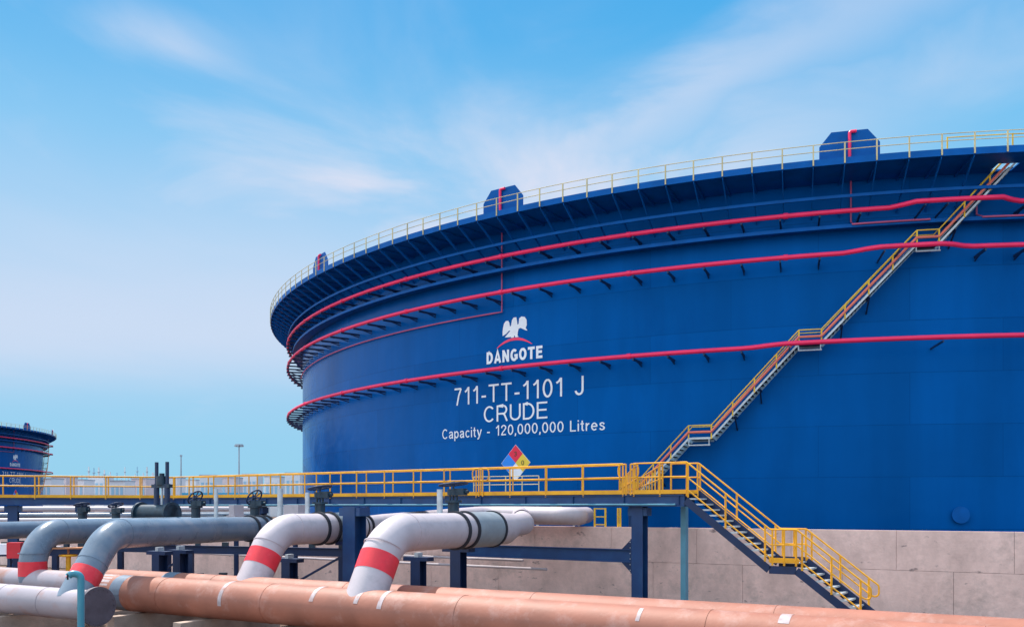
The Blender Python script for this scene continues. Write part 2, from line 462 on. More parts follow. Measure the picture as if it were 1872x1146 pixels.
# ---------------------------------------------------------------- tank
TX, TY = 33.417, 106.26
RS, RG, RR = 56.565, 58.05, 59.75
Z1, Z2, Z3, ZR = 13.25, 18.25, 20.59, 22.97
def pol(th, r, z):
    a = R(th)
    return Vector((TX + r * math.sin(a), TY - r * math.cos(a), z))
tank = thing("storage_tank", (TX, TY, 0), "huge blue oil tank with red ring pipes and a long diagonal stair up its side", "tank", "blue storage tanks")

def band(mb, r0, z0, r1, z1, a0=-180, a1=180, step=1.0):
    n = max(2, int(round((a1 - a0) / step)))
    full = abs(a1 - a0 - 360) < 1e-6
    vs = []
    for i in range(n if full else n + 1):
        th = a0 + (a1 - a0) * i / n
        vs += [pol(th, r0, z0), pol(th, r1, z1)]
    cnt = n if full else n + 1
    fs = []
    for i in range(n):
        j = (i + 1) % cnt
        fs.append((i * 2, j * 2, j * 2 + 1, i * 2 + 1))
    return mb.add(vs, fs)
def ringbox(mb, ra, rb, za, zb, a0=-180, a1=180, step=1.0):
    band(mb, rb, za, rb, zb, a0, a1, step)
    band(mb, ra, zb, ra, za, a0, a1, step)
    band(mb, ra, za, rb, za, a0, a1, step)
    band(mb, rb, zb, ra, zb, a0, a1, step)
    if abs(a1 - a0 - 360) > 1e-6:
        for th in (a0, a1):
            mb.add([pol(th, ra, za), pol(th, rb, za), pol(th, rb, zb), pol(th, ra, zb)], [(0, 1, 2, 3)])
    return mb

sh = MB()
band(sh, RS, 0.0, RS, ZR - 0.1, step=0.75)
band(sh, RS - 0.05, ZR - 0.1, RS - 0.05, 0.0, step=3)
band(sh, RS, ZR - 0.1, RS - 0.05, ZR - 0.1, step=0.75)
band(sh, RS - 0.05, 21.0, 0.01, 21.2, step=3)           # floating roof
shell = sh.build("shell", 'shell', tank, True)
# weld seams of the plate courses
sm = MB()
for z in (2.93, 5.86, 8.79, 11.72, 14.65, 17.58, 20.51):
    ringbox(sm, RS, RS + 0.008, z, z + 0.03, step=1.0)
sm.build("weld_seam", 'shell', shell)

# wind girder: platform, fascia, stiffener, knee brackets
wg = MB()
A0, A1 = -7.1, -6.0                                  # opening for the stair
for a, b in ((A1, 180), (-180, A0)):
    ringbox(wg, RS, RR - 0.06, ZR - 0.30, ZR - 0.22, a, b)
ringbox(wg, RS + 1.4, RR - 0.06, ZR - 0.301, ZR - 0.221, A0, A1, 0.3)
ringbox(wg, RS, RS + 0.25, ZR - 0.301, ZR - 0.221, A0, A1, 0.3)
ringbox(wg, RR - 0.06, RR, ZR - 0.36, ZR)
ringbox(wg, RS + 1.35, RS + 1.47, ZR - 1.62, ZR - 1.45)
ringbox(wg, RS, RS + 1.0, 19.92, 20.0)
ringbox(wg, RS + 0.92, RS + 1.0, 19.80, 19.919)
girder = wg.build("wind_girder", 'navy', tank, True)
posts_t = [-13.5 + 1.545 * k for k in range(-53, 12)]
for th in posts_t:
    if A0 - 0.3 < th < A1 + 0.3: continue
    b = MB()
    b.bar(pol(th, RS, 20.75), pol(th, RR - 0.10, ZR - 0.40), 0.05, 0.17)
    b.bar(pol(th, RS, ZR - 0.38), pol(th, RR - 0.07, ZR - 0.38), 0.05, 0.14)
    b.build("knee_bracket", 'navy', girder)

# rim guardrail
gr = MB()
def arc_pts(r, z, a0, a1, step):
    n = int(round((a1 - a0) / step))
    return [pol(a0 + (a1 - a0) * i / n, r, z) for i in range(n + 1)]
for dz in (0.78, 0.40):
    gr.tube([pol(-180 + 1.5 * k, RR + 0.03, ZR + dz) for k in range(240)], 0.024, 6, closed=True)
for k in range(100, 233):
    th = -13.5 + 1.545 * (k - 88)
    gr.box(pol(th, RR + 0.03, ZR + 0.24), (0.05, 0.05, 1.05), R(th))
rail = gr.build("guardrail", 'paleyellow', tank, True)
for th in posts_t:
    b = MB(); b.box(pol(th, RR + 0.03, ZR + 0.22), (0.075, 0.05, 1.10), R(th))
    b.build("post", 'paleyellow', rail)

# foam shield boards on the rim
def board(th, off=0.0):
    hw = 1.56; r = RR - 0.75
    c = pol(th, r, 0); a = R(th)
    ux = Vector((math.cos(a), math.sin(a), 0)); un = Vector((math.sin(a), -math.cos(a), 0))
    prof = [(-hw, ZR - 0.2), (hw, ZR - 0.2), (hw, ZR + 0.92), (hw * 0.60, ZR + 1.68), (-hw * 0.60, ZR + 1.68), (-hw, ZR + 0.92)]
    mb = MB(); n = len(prof); vs = []
    for s in (0, -0.06):
        vs += [c + ux * x + un * s + Vector((0, 0, z)) for x, z in prof]
    mb.add(vs, [tuple(range(n)), tuple(range(2 * n - 1, n - 1, -1))] + [(i, i + n, (i + 1) % n + n, (i + 1) % n) for i in range(n)])
    o = mb.build("foam_shield", 'board', tank)
    p = MB()
    p.tube(bend([c + un * 0.12 + ux * off + Vector((0, 0, ZR - 0.2)), c + un * 0.12 + ux * off + Vector((0, 0, ZR + 1.58)), c + un * 0.12 + ux * (off + 0.35) + Vector((0, 0, ZR + 1.58))], 0.1, 4), 0.085, 8)
    p.build("foam_pipe", 'red', o, True)
for th, off in ((-56.2, 0.0), (-35.2, -0.12), (-14.75, 0.0), (6.3, 0.0)):
    board(th, off)

# red ring mains with brackets
def ringmain(z, jog=None):
    pts = []
    th = -180.0
    while th < 180:
        r = RG
        if jog:
            a, b, c, d = jog
            if a <= th <= b: r = RG + 0.8 * (th - a) / (b - a)
            elif b < th < c: r = RG + 0.8
            elif c <= th <= d: r = RG + 0.8 * (d - th) / (d - c)
        pts.append(pol(th, r, z))
        th += 0.6
    m = MB(); m.tube(pts, 0.135, 10, closed=True)
    o = m.build("ring_main", 'red', tank, True)
    k = 0
    th = -75.0
    while th < -3:
        if not (jog and jog[0] - 0.3 < th < jog[3] + 0.3):
            b = MB()
            b.bar(pol(th, RS, z - 0.22), pol(th, RG + 0.14, z - 0.22), 0.09, 0.14)
            b.bar(pol(th, RS, z - 0.42), pol(th, RG - 0.75, z - 0.27), 0.06, 0.07)
            b.build("pipe_bracket", 'darkblue', o)
        th += 2.1
    if jog:
        for th in (jog[1] + 0.4, (jog[1] * 2 + jog[2]) / 3):
            b = MB()
            b.bar(pol(th, RS, z - 0.24), pol(th, RG + 0.95, z - 0.24), 0.07, 0.10)
            b.build("pipe_bracket", 'darkblue', o)
    rb = MB()
    for k in range(16):
        th = -77.1 - 2.1 * k
        rb.bar(pol(th, RS, z - 0.22), pol(th, RG + 0.14, z - 0.22), 0.10, 0.16)
        rb.bar(pol(th, RS, z - 0.75), pol(th, RG - 0.3, z - 0.27), 0.08, 0.09)
    tag(rb.build("rear_bracket", 'darkblue', o), kind="stuff")
    # couplings
    for th in range(-72, 0, 9):
        if jog and jog[0] - 0.3 < th < jog[3] + 0.3: continue
        c = MB(); c.tube([pol(th - 0.12, RG, z), pol(th + 0.12, RG, z)], 0.172, 10)
        c.build("coupling", 'red', o, True)
ringmain(Z1, (-20.0, -18.2, 6.0, 8.0))
ringmain(Z2, (-14.9, -13.4, -9.9, -8.7))
ringmain(Z3, (-12.5, -11.4, -6.9, -6.4))

# thin foam risers and laterals
def thin(points):
    m = MB(); m.tube(points, 0.05, 8); m.build("foam_line", 'pinkred', tank, True)
rf = RS + 0.16
thin([pol(-36.95, rf, ZR - 0.3), pol(-36.95, rf, 17.3)] + [pol(-36.95 - k, rf, 17.3) for k in range(1, 40)])
rl = RS + 1.08                              # laterals clipped to the lip of the lower girder
thin([pol(-14.44, rf, ZR - 0.3), pol(-14.44, rf, 20.35), pol(-14.44, rl, 19.95)] + [pol(-14.44 + 0.5 * k, rl, 19.95) for k in range(1, 9)])
thin([pol(-7.75, rf, ZR - 2.0), pol(-7.75, rf, 20.35), pol(-7.75, rl, 19.95)] + [pol(-7.75 + k, rl, 19.95) for k in range(1, 20)])

# spiral stair on the shell
stops = [(-27.4, 4.85), (-26.6, 4.85), (-23.44, 8.18), (-22.12, 8.18), (-17.3, 13.38), (-16.1, 13.38), (-11.18, 18.55), (-10.05, 18.55), (-6.2, 22.72)]
RI, RO = RS + 0.30, RS + 1.28
def stair_pts(r, dz, step=0.4):
    pts = []
    for (a, za), (b, zb) in zip(stops[:-1], stops[1:]):
        n = max(1, int((b - a) / step))
        for i in range(n):
            f = i / n
            pts.append(pol(a + (b - a) * f, r, za + (zb - za) * f + dz))
    pts.append(pol(stops[-1][0], r, stops[-1][1] + dz))
    return pts
st = MB()
def strip(mb, r, th, h):
    p = stair_pts(r, 0); 
    for a, b in zip(p[:-1], p[1:]):
        mb.bar(a, b, th, h)
strip(st, RO, 0.05, 0.11)
stair = st.build("spiral_stair", 'galv', tank)
s2 = MB(); strip(s2, RI, 0.05, 0.30); s2.build("inner_stringer", 'stringer', stair)
tr = MB()
for (a, za), (b, zb) in zip(stops[:-1], stops[1:]):
    if zb - za > 0.1:
        n = int((zb - za) / 0.2)
        for i in range(1, n):
            th = a + (b - a) * i / n
            tr.box(pol(th, (RI + RO) / 2, za + (zb - za) * i / n), (0.24, RO - RI - 0.06, 0.03), R(th))
    else:
        tr.box(pol((a + b) / 2, (RI + RO) / 2, za), (R(b - a) * RO * 0.98, RO - RI - 0.06, 0.04), R((a + b) / 2))
tr.build("tread", 'black', stair)
sp = MB(); sp.tube(stair_pts(RO + 0.06, 0.36), 0.075, 8); sp.build("stair_pipe", 'salmon', stair, True)
hr = MB(); hr.tube(stair_pts(RO + 0.02, 0.76), 0.035, 6)
hr.tube(stair_pts(RI, 0.76), 0.03, 6)
hro = hr.build("handrail", 'stairyellow', stair, True)
for i, ((a, za), (b, zb)) in enumerate(zip(stops[:-1], stops[1:])):
    n = 4 if zb - za > 4.5 else (3 if zb - za > 0.1 else 1)
    for k in range(n):
        th = a + (b - a) * k / n; z = za + (zb - za) * k / n
        p = MB()
        p.bar(pol(th, RO + 0.02, z - 0.05), pol(th, RO + 0.02, z + 0.76), 0.07, 0.07)
        p.build("post", 'stairyellow', hro)
for a, z in ((-22.8, 8.18), (-16.7, 13.38), (-10.6, 18.55)):
    lp = MB()
    for th in (a - 0.62, a + 0.55):
        lp.bar(pol(th, RO + 0.04, z), pol(th, RO + 0.04, z - 0.42), 0.05, 0.05)
    lp.tube(arc_pts(RO + 0.04, z - 0.40, a - 0.62, a + 0.62, 0.31), 0.045, 6)
    lp.build("landing_frame", 'galv', stair)
for th in (-25.2, -20.8, -19.4, -15.0, -13.6, -9.2):
    for (a, za), (b, zb) in zip(stops[:-1], stops[1:]):
        if a <= th <= b:
            z = za + (zb - za) * (th - a) / (b - a)
            b_ = MB(); b_.bar(pol(th, RS, z - 0.9), pol(th, RO, z - 0.2), 0.08, 0.08); b_.bar(pol(th, RS, z - 0.2), pol(th, RO, z - 0.2), 0.08, 0.08)
            b_.build("stair_bracket", 'darkblue', stair)
# gate frame where the stair reaches the rim
gt = MB()
for th in (-10.1, -7.0, -4.9):
    gt.box(pol(th, RR - 0.2, ZR + 0.32), (0.07, 0.05, 0.75), R(th))
gt.tube(arc_pts(RR - 0.2, ZR + 0.66, -10.1, -4.9, 0.65), 0.03, 6)
gt.bar(pol(-5.6, RR - 0.2, ZR + 0.05), pol(-4.9, RR - 0.2, ZR + 0.7), 0.05, 0.05)
gt.build("rim_gate", 'stairyellow', tank)

# manhole on the shell
mh = MB()
mc = pol(-8.6, RS, 3.72); mn = (pol(-8.6, RS + 1, 3.72) - mc)
mh.cyl(mc, mc + mn * 0.22, 0.36, 24); mh.cyl(mc + mn * 0.18, mc + mn * 0.25, 0.47, 24)
mh.build("manhole", 'navy', tank, True)

# lettering, logo and diamond
def _arc(cx, cy, rx, ry, a0, a1, n=18):
    return [(cx + rx * math.cos(R(a0 + (a1 - a0) * i / n)), cy + ry * math.sin(R(a0 + (a1 - a0) * i / n))) for i in range(n + 1)]
def strokes(ch, s):
    lo, hi, q = s / 2, 1 - s / 2, s / 2
    G = {
        '7': (0.56, [[(0.02, hi), (0.50, hi)], [(0.50, hi), (0.33, 0.55), (0.20, 0.0)]]),
        '1': (0.44, [[(0.06, 0.73), (0.20, 0.82), (0.30, 0.97)], [(0.32, 0), (0.32, 1)]]),
        '-': (0.34, [[(0.02, 0.36), (0.32, 0.36)]]),
        'T': (0.66, [[(0, hi), (0.66, hi)], [(0.33, 0), (0.33, 1 - s)]]),
        '0': (0.56, [_arc(0.28, 0.5, 0.28 - q, 0.5 - q, 90, 450, 28)]),
        'J': (0.48, [[(0.48 - q, 1)] + _arc(0.24, 0.28, 0.24 - q, 0.28 - q, 0, -170)]),
        'C': (0.70, [_arc(0.36, 0.5, 0.36 - q, 0.5 - q, 42, 318, 26)]),
        'R': (0.70, [[(q, 0), (q, 1)], [(s, hi), (0.42, hi)] + _arc(0.42, (hi + 0.47) / 2, 0.20, (hi - 0.47) / 2, 90, -90, 12) + [(s, 0.47)], [(0.40, 0.46), (0.50, 0.40), (0.66, 0.0)]]),
        'U': (0.66, [[(q, 1), (q, 0.34)] + _arc(0.33, 0.33, 0.33 - q, 0.33 - q, 180, 360, 14) + [(0.66 - q, 1)]]),
        'D': (0.68, [[(q, 0), (q, 1)], [(s, hi), (0.28, hi)] + _arc(0.28, 0.5, 0.40 - q, hi - 0.5, 90, -90, 16) + [(s, lo)]]),
        'E': (0.60, [[(q, 0), (q, 1)], [(s, hi), (0.60, hi)], [(s, 0.52), (0.56, 0.52)], [(s, lo), (0.61, lo)]]),
        'L': (0.52, [[(q, 0), (q, 1)], [(s, lo), (0.52, lo)]]),
        'N': (0.70, [[(q, 0), (q, 1)], [(q, 1 - q * 0.4), (0.70 - q, q * 0.4)], [(0.70 - q, 0), (0.70 - q, 1)]]),
        'O': (0.74, [_arc(0.37, 0.5, 0.37 - q, 0.5 - q, 90, 450, 28)]),
        'G': (0.74, [_arc(0.37, 0.5, 0.37 - q, 0.5 - q, 45, 325, 26), [(0.40, 0.45), (0.74 - q, 0.45), (0.74 - q, 0.14)]]),
        'A': (0.74, [[(q * 0.9, 0), (0.37, 1 - q * 0.3), (0.74 - q * 0.9, 0)], [(0.19, 0.28), (0.55, 0.28)]]),
        'a': (0.52, [[(0.07, 0.52), (0.12, 0.63), (0.25, 0.67), (0.38, 0.63), (0.43, 0.50), (0.43, 0.12), (0.48, 0.0)], [(0.42, 0.41), (0.24, 0.37), (0.10, 0.30), (0.06, 0.19), (0.12, 0.07), (0.23, 0.05), (0.35, 0.11), (0.42, 0.22)]]),
        'p': (0.52, [[(q, -0.27), (q, 0.72)], _arc(0.28, 0.36, 0.24 - q, 0.36 - q, 150, -150, 22)]),
        'c': (0.50, [_arc(0.27, 0.36, 0.27 - q, 0.36 - q, 42, 318, 20)]),
        'i': (0.12, [[(0.06, 0), (0.06, 0.72)], [(0.06, 0.87), (0.06, 1.0)]]),
        't': (0.30, [[(0.14, 0.95), (0.14, 0.16), (0.18, 0.07), (0.29, 0.055)], [(0.0, 0.66), (0.28, 0.66)]]),
        'y': (0.50, [[(0.03, 0.72), (0.25, 0.04)], [(0.47, 0.72), (0.24, 0.0), (0.16, -0.18), (0.04, -0.21)]]),
        '2': (0.56, [[(0.06, 0.70), (0.10, 0.85), (0.22, 0.94), (0.36, 0.93), (0.47, 0.83), (0.48, 0.68), (0.38, 0.50), (0.16, 0.26), (0.07, lo)], [(0.02, lo), (0.52, lo)]]),
        ',': (0.14, [[(0.08, 0.13), (0.08, 0.0), (0.03, -0.14)]]),
        'r': (0.32, [[(q, 0), (q, 0.72)], [(s, 0.44), (0.16, 0.60), (0.31, 0.66)]]),
        'e': (0.54, [[(0.08, 0.38), (0.47, 0.38)] + _arc(0.27, 0.36, 0.27 - q, 0.36 - q, 8, 318, 22)]),
        's': (0.48, [[(0.42, 0.53), (0.36, 0.63), (0.23, 0.67), (0.11, 0.62), (0.08, 0.52), (0.15, 0.42), (0.33, 0.34), (0.42, 0.24), (0.39, 0.11), (0.27, 0.05), (0.13, 0.07), (0.05, 0.19)]]),
        '3': (0.56, [[(0.06, 0.74), (0.12, 0.88), (0.26, 0.94), (0.40, 0.90), (0.46, 0.74), (0.40, 0.58), (0.26, 0.52)], [(0.27, 0.51), (0.43, 0.46), (0.49, 0.28), (0.42, 0.12), (0.27, 0.06), (0.12, 0.11), (0.05, 0.26)]]),
        ' ': (0.30, []),
    }
    return G[ch]
def glyphs(name, text, th_c, z0, height, width, r, mname, parent, weight=0.13, gap=0.13, span=None):
    """monoline sans lettering laid on the shell; span=(first, last) limits it to part of the line"""
    x = 0.0; items = []
    for i, ch in enumerate(text):
        wd_, st_ = strokes(ch, weight)
        items.append((i, x, st_)); x += wd_ + gap
    tot = x - gap
    sx = width / tot
    m = MB()
    for i, x0, st_ in items:
        if span and not (span[0] <= i < span[1]): continue
        for k, pl_ in enumerate(st_):
            P2 = [Vector(p) for p in pl_]
            vs = []
            for q_ in range(len(P2)):
                d1 = (P2[q_] - P2[q_ - 1]).normalized() if q_ else None
                d2 = (P2[q_ + 1] - P2[q_]).normalized() if q_ < len(P2) - 1 else None
                d = ((d1 or d2) + (d2 or d1)).normalized()
                nrm = Vector((-d.y, d.x))
                ref = d2 or d1
                mit = 1 / max(0.45, abs(nrm.dot(Vector((-ref.y, ref.x)))))
                for sg in (1, -1):
                    # keep the pen equally wide in both directions after the line is condensed
                    o = nrm * (sg * weight / 2 * mit)
                    vs.append((P2[q_].x + o.x, P2[q_].y + o.y))
            n_ = len(P2)
            m.add([pol(th_c + math.degrees(((x0 + vx - tot / 2) * sx) / r), r + 0.003 * k, z0 + vz * height) for vx, vz in vs],
                  [(2 * a_, 2 * a_ + 1, 2 * a_ + 3, 2 * a_ + 2) for a_ in range(n_ - 1)])
    return m.build(name, mname, parent)
RT = RS + 0.025
def wid(a, b): return R(b - a) * RT
for nm_, sp_ in (("number_group", (0, 3)), ("hyphen", (3, 4)), ("number_group", (4, 6)), ("hyphen", (6, 7)), ("number_group", (7, 11)), ("number_group", (12, 13))):
    glyphs(nm_, "711-TT-1101 J", (-41.5 - 30.65) / 2, 11.30, 1.22, wid(-41.5, -30.65), RT, 'white', tank, 0.108, 0.16, sp_)
glyphs("product_name", "CRUDE", (-38.66 - 33.35) / 2, 9.95, 1.10, wid(-38.66, -33.35), RT, 'white', tank, 0.105, 0.13)
CAP = "Capacity - 120,000,000 Litres"
for nm_, sp_ in (("capacity_word", (0, 8)), ("hyphen", (9, 10)), ("capacity_figure", (11, 22)), ("unit_word", (23, 29))):
    glyphs(nm_, CAP, (-42.75 - 29.15) / 2, 9.0, 0.70, wid(-42.75, -29.15), RT, 'white', tank, 0.115, 0.14, sp_)
glyphs("company_name", "DANGOTE", (-38.41 - 33.73) / 2, 13.92, 0.82, wid(-38.41, -33.73), RT, 'white', tank, 0.22, 0.13)
def decal(name, poly, mname, r=RT, parent=tank):
    """poly: (angle, height) outline wound on the shell"""
    m = MB(); n = len(poly)
    m.add([pol(a, r, z) for a, z in poly], [tuple(range(n))])
    return m.build(name, mname, parent)
ec, e0 = -36.02, 15.50
eg = [(-0.92, 0.15), (-0.92, 0.33), (-0.89, 0.55), (-0.81, 0.77), (-0.66, 0.89), (-0.46, 0.89), (-0.38, 0.78), (-0.33, 0.58), (-0.24, 0.62), (-0.17, 0.90), (-0.04, 1.01), (0.18, 1.01), (0.22, 0.84), (0.27, 0.62), (0.36, 0.66), (0.40, 0.93), (0.58, 1.01), (0.83, 0.96), (0.97, 0.81), (0.99, 0.55), (0.90, 0.41), (1.04, 0.26),
      (0.86, 0.30), (0.68, 0.37), (0.50, 0.44), (0.36, 0.41), (0.30, 0.27), (0.27, 0.08), (0.36, 0.0), (0.10, 0.0), (0.04, 0.12), (-0.02, 0.0), (-0.22, 0.0), (-0.26, 0.05), (-0.48, 0.05), (-0.74, 0.07), (-0.30, 0.36), (-0.40, 0.38), (-0.62, 0.24)]
decal("eagle_emblem", [(ec + x * 1.06, e0 + z * 1.32) for x, z in eg], 'white')
arc_o = []; arc_i = []
for k in range(13):
    f = -1 + k / 6
    x = f * 1.50
    arc_o.append((ec + x, 14.93 + 0.56 * (1 - f * f)))
    arc_i.append((ec + x * 0.93, 14.93 + 0.40 * (1 - f * f) - 0.03 * (1 - abs(f))))
am = MB()
for k in range(12):
    am.add([pol(*p) for p in [(arc_o[k][0], RT, arc_o[k][1]), (arc_i[k][0], RT, arc_i[k][1]), (arc_i[k + 1][0], RT, arc_i[k + 1][1]), (arc_o[k + 1][0], RT, arc_o[k + 1][1])]], [(0, 1, 2, 3)])
am.build("red_arc", 'red', tank)
# hazard diamond
dc, dz0, h = -35.89, 7.10, 0.60
hd = math.degrees(h / RT) * 0.98
dm = MB()
dia = lambda ca, cz: [(ca, cz + h), (ca - hd, cz), (ca, cz - h), (ca + hd, cz)]
def frame_quads(): pass
hz = decal("hazard_diamond", [(dc, dz0 + 2 * h + 0.03), (dc - 2 * hd - 0.03, dz0), (dc, dz0 - 2 * h - 0.03), (dc + 2 * hd + 0.03, dz0)], 'white', RT)
for nm, ca, cz, mm in (("red_square", dc, dz0 + h, 'nfpa_red'), ("blue_square", dc - hd, dz0, 'nfpa_blue'), ("yellow_square", dc + hd, dz0, 'nfpa_yellow')):
    decal(nm, dia(ca, cz), mm, RT + 0.012, hz)
glyphs("yellow_digit", "0", dc + hd, dz0 - 0.16, 0.32, 0.22, RT + 0.024, 'nfpa_ink', hz)
glyphs("red_digit", "3", dc, dz0 + h - 0.16, 0.32, 0.22, RT + 0.024, 'nfpa_ink', hz)

# distant tank of the same build
far = copy_tree(tank)
far.location = (-178, 220, 0)
far.rotation_euler = (0, 0, R(126.7))
far["label"] = "small-looking blue tank with red rings far off at the left edge, cut by the frame"

# ---------------------------------------------------------------- bund wall
E_ = Vector((0.8644, -0.5029, 0))          # along the pipe rack, to the right and nearer
NP = Vector((0.5029, 0.8644, 0))           # square to it, towards the tank
WALL_AT = Vector((14.9, 35.0, 0))
wl = thing("concrete_wall", WALL_AT, "long pinkish grey precast concrete bund wall below the big blue tank", "wall")
rz = math.atan2(E_.y, E_.x)
for k in range(-24, 8):
    p = WALL_AT + E_ * (k * 4.0) + NP * 0.15
    for lev, (z0, z1) in enumerate(((0.0, 1.722), (1.734, 3.26))):
        off = 2.0 if lev else 0.0
        q = p + E_ * off
        m = MB(); 
        rb = 0.003 * ((k * 7 + lev * 3) % 3)
        m.box((q.x + NP.x * rb, q.y + NP.y * rb, (z0 + z1) / 2), (3.988, 0.30, z1 - z0), rz)
        m.build("wall_panel", 'wall', wl)
m = MB()
a = WALL_AT + E_ * -96 + NP * 0.30; b = WALL_AT + E_ * 32 + NP * 0.30
m.bar(a + Vector((0, 0, 1.60)), b + Vector((0, 0, 1.60)), 0.12, 3.1)
m.build("wall_core", 'cap', wl)

# ---------------------------------------------------------------- pipes
def pipe_header(name, label, p_x0, p_x1, zc, r, m, Zref, xref, group, start_flange=None):
    """straight header along E_ passing depth Zref at the sight line xref"""
    def at(x):
        Z = Zref * (xref + 1900) / (x + 1900)
        return Vector(((x - 936) / 1650 * Z, Z, zc))
    a, b = at(p_x0), at(p_x1)
    root = thing(name, (a.x, a.y, 0), label, "pipe", group)
    mb = MB(); mb.tube([a, a.lerp(b, 0.25), a.lerp(b, 0.5), a.lerp(b, 0.75), b], r, 40)
    o = mb.build("pipe", m, root, True)
    return root, o, at
HG = "big header pipes lying along the ground"
hf, hfp, AT_F = pipe_header("header_pipe", "long orange primed header pipe in front, nearest the camera along the bottom", 196, 2900, 1.25, 0.60, 'header', 28.0, 444, HG)
hb, hbp, AT_B = pipe_header("header_pipe", "orange primed header pipe lying just behind the front orange one", 205, 2900, 1.25, 0.60, 'header', 30.4, 444, HG)
lf, lfp, AT_L = pipe_header("header_pipe", "pale header pipe closed by a dark round blind flange, at the lower left", -700, 176, 1.16, 0.475, 'header_pale', 28.5, 100, HG)
lb, lbp, AT_M = pipe_header("header_pipe", "pale header pipe at the left lying behind the one with the dark flange", -700, 150, 1.40, 0.475, 'header_pale', 33.5, 62, HG)
fl = MB()
c = AT_L(178)
fl.cyl(c - E_ * 0.16, c - E_ * 0.05, 0.57, 40); fl.cyl(c - E_ * 0.035, c + E_ * 0.06, 0.60, 40)
flo = fl.build("blind_flange", 'cap', lf, True)
bt = MB()
for k in range(20):
    an = 2 * math.pi * k / 20
    q = c + (NP * math.cos(an) + Vector((0, 0, 1)) * math.sin(an)) * 0.53
    bt.cyl(q - E_ * 0.2, q + E_ * 0.09, 0.022, 6)
bt.build("flange_bolt", 'cap', flo)
c = AT_M(152)
fl = MB(); fl.cyl(c - E_ * 0.1, c + E_ * 0.05, 0.56, 32); fl.build("blind_flange", 'wheel', lb, True)
# collars and painted weld patches
def collar(root, at, x, wdt, r, m, a0=0, a1=360, name="weld_patch"):
    c = at(x); mb = MB()
    n = 24
    vs = []
    for i in range(n + 1):
        an = R(a0 + (a1 - a0) * i / n)
        d = -NP * math.cos(an) + Vector((0, 0, 1)) * math.sin(an)
        vs += [c + d * r - E_ * wdt / 2, c + d * r + E_ * wdt / 2]
    mb.add(vs, [(2 * i, 2 * i + 1, 2 * i + 3, 2 * i + 2) for i in range(n)])
    return mb.build(name, m, root, True)
collar(hf, AT_F, 236, 0.55, 0.606, 'patchblue', name="slate_collar")
collar(hf, AT_F, 204, 0.95, 0.603, 'patch', 0, 360, name="pale_collar")
collar(hb, AT_B, 322, 0.6, 0.606, 'patchblue', 40, 150, name="slate_collar")
collar(hf, AT_F, 428, 0.15, 0.606, 'patch', -10, 120)
collar(hf, AT_F, 592, 0.15, 0.606, 'patch', 22, 120)
collar(hf, AT_F, 672, 0.15, 0.606, 'patch', 25, 120)
collar(hf, AT_F, 716, 0.15, 0.606, 'patch', 15, 120)
collar(hf, AT_F, 1440, 0.24, 0.605, 'patch', 48, 110)
collar(hf, AT_F, 1180, 0.10, 0.605, 'patch', 30, 70)

for root, at, xs, r in ((hf, AT_F, (310, 500, 850, 1300, 1800), 0.60), (hb, AT_B, (400, 640, 980, 1420), 0.60), (lf, AT_L, (18, 90), 0.475)):
    for x in xs:
        mb = MB(); mb.ring(at(x), E_, r - 0.01, r + 0.010, 0.035, 40); mb.build("girth_weld", 'header' if r > 0.5 else 'header_pale', root, True)
BG = "branch pipes rising from the headers"
def branch(base, ndir, rise, slope, r, m, length, zrun, label, bandpos, rings, sleeve=None, base_m=None):
    """riser leaving the header, a bend, then a level run"""
    zr = zrun - base.z
    m1 = zr / math.tan(R(slope)) if slope < 89 else 0.0
    knee = base + ndir * m1 + Vector((0, 0, zr))
    end = base + ndir * length + Vector((0, 0, zr))
    path = bend([base, knee, end], r * 2.6, 14)
    root = thing("branch_pipe", (base.x, base.y, 0), label, "pipe", BG)
    mb = MB(); mb.tube(path, r, 40)
    pipe = mb.build("pipe", m, root, True)
    d = (knee - base).normalized()
    bd = MB(); bd.tube([base + d * bandpos[0], base + d * bandpos[1]], r + 0.008, 40, caps=False); bd.build("red_band", 'band', root, True)
    s = MB()                     # weld beads
    s.ring(base + d * (bandpos[1] + 0.30), d, r - 0.01, r + 0.014, 0.03, 40)
    s.build("weld_bead", m, pipe, True)
    s = MB(); s.ring(path[-2], (path[-1] - path[-2]).normalized(), r - 0.01, r + 0.012, 0.03, 40)
    s.build("weld_bead", m, pipe, True)
    for q in rings:
        c = base + ndir * q + Vector((0, 0, zr))
        g_ = MB(); g_.ring(c, ndir, r - 0.05, r + 0.07, 0.10, 40); g_.build("flange", 'gasket', root, True)
    if sleeve:
        q0, q1 = sleeve
        c0 = base + ndir * q0 + Vector((0, 0, zr)); c1 = base + ndir * q1 + Vector((0, 0, zr))
        g_ = MB(); g_.tube([c0, c1], r + 0.03, 40); g_.build("sleeve", 'sleeve', root, True)
    return root, base + Vector((0, 0, zr)), end
N2 = Vector((0.2974, 0.9547, 0))
b4 = AT_F(660)
r4, o4, e4 = branch(b4, NP, 2.15, 60, 0.58, 'pipe_white', 7.45, 3.40, "white branch pipe with red band on the front orange header, nearest and widest", (1.12, 1.72), (4.78, 5.35, 7.1), (5.42, 7.05))
kp = e4 + NP * 1.9 + Vector((0, 0, 0.15)); far_end = Vector(((952 - 936) / 1650 * 42.6, 42.6, 3.77))
run = bend([e4 + NP * 1.05 + Vector((0, 0, 0.1)), kp, far_end], 0.7, 8)
red = MB(); red.tube([e4 - NP * 0.1, e4 + NP * 0.5] + run, [0.57, 0.57] + [0.44] + [0.42] * (len(run) - 1), 32)
red.build("reducer", 'pipe_white', r4, True)
b3 = AT_B(452)
r3, o3, e3 = branch(b3, NP, 2.1, 58, 0.555, 'pipe_white', 5.7, 3.38, "white branch pipe with red band, on rear orange header left of the widest one", (1.0, 1.58), (3.45, 4.05, 5.2), (4.1, 5.15))
b2 = AT_L(128)
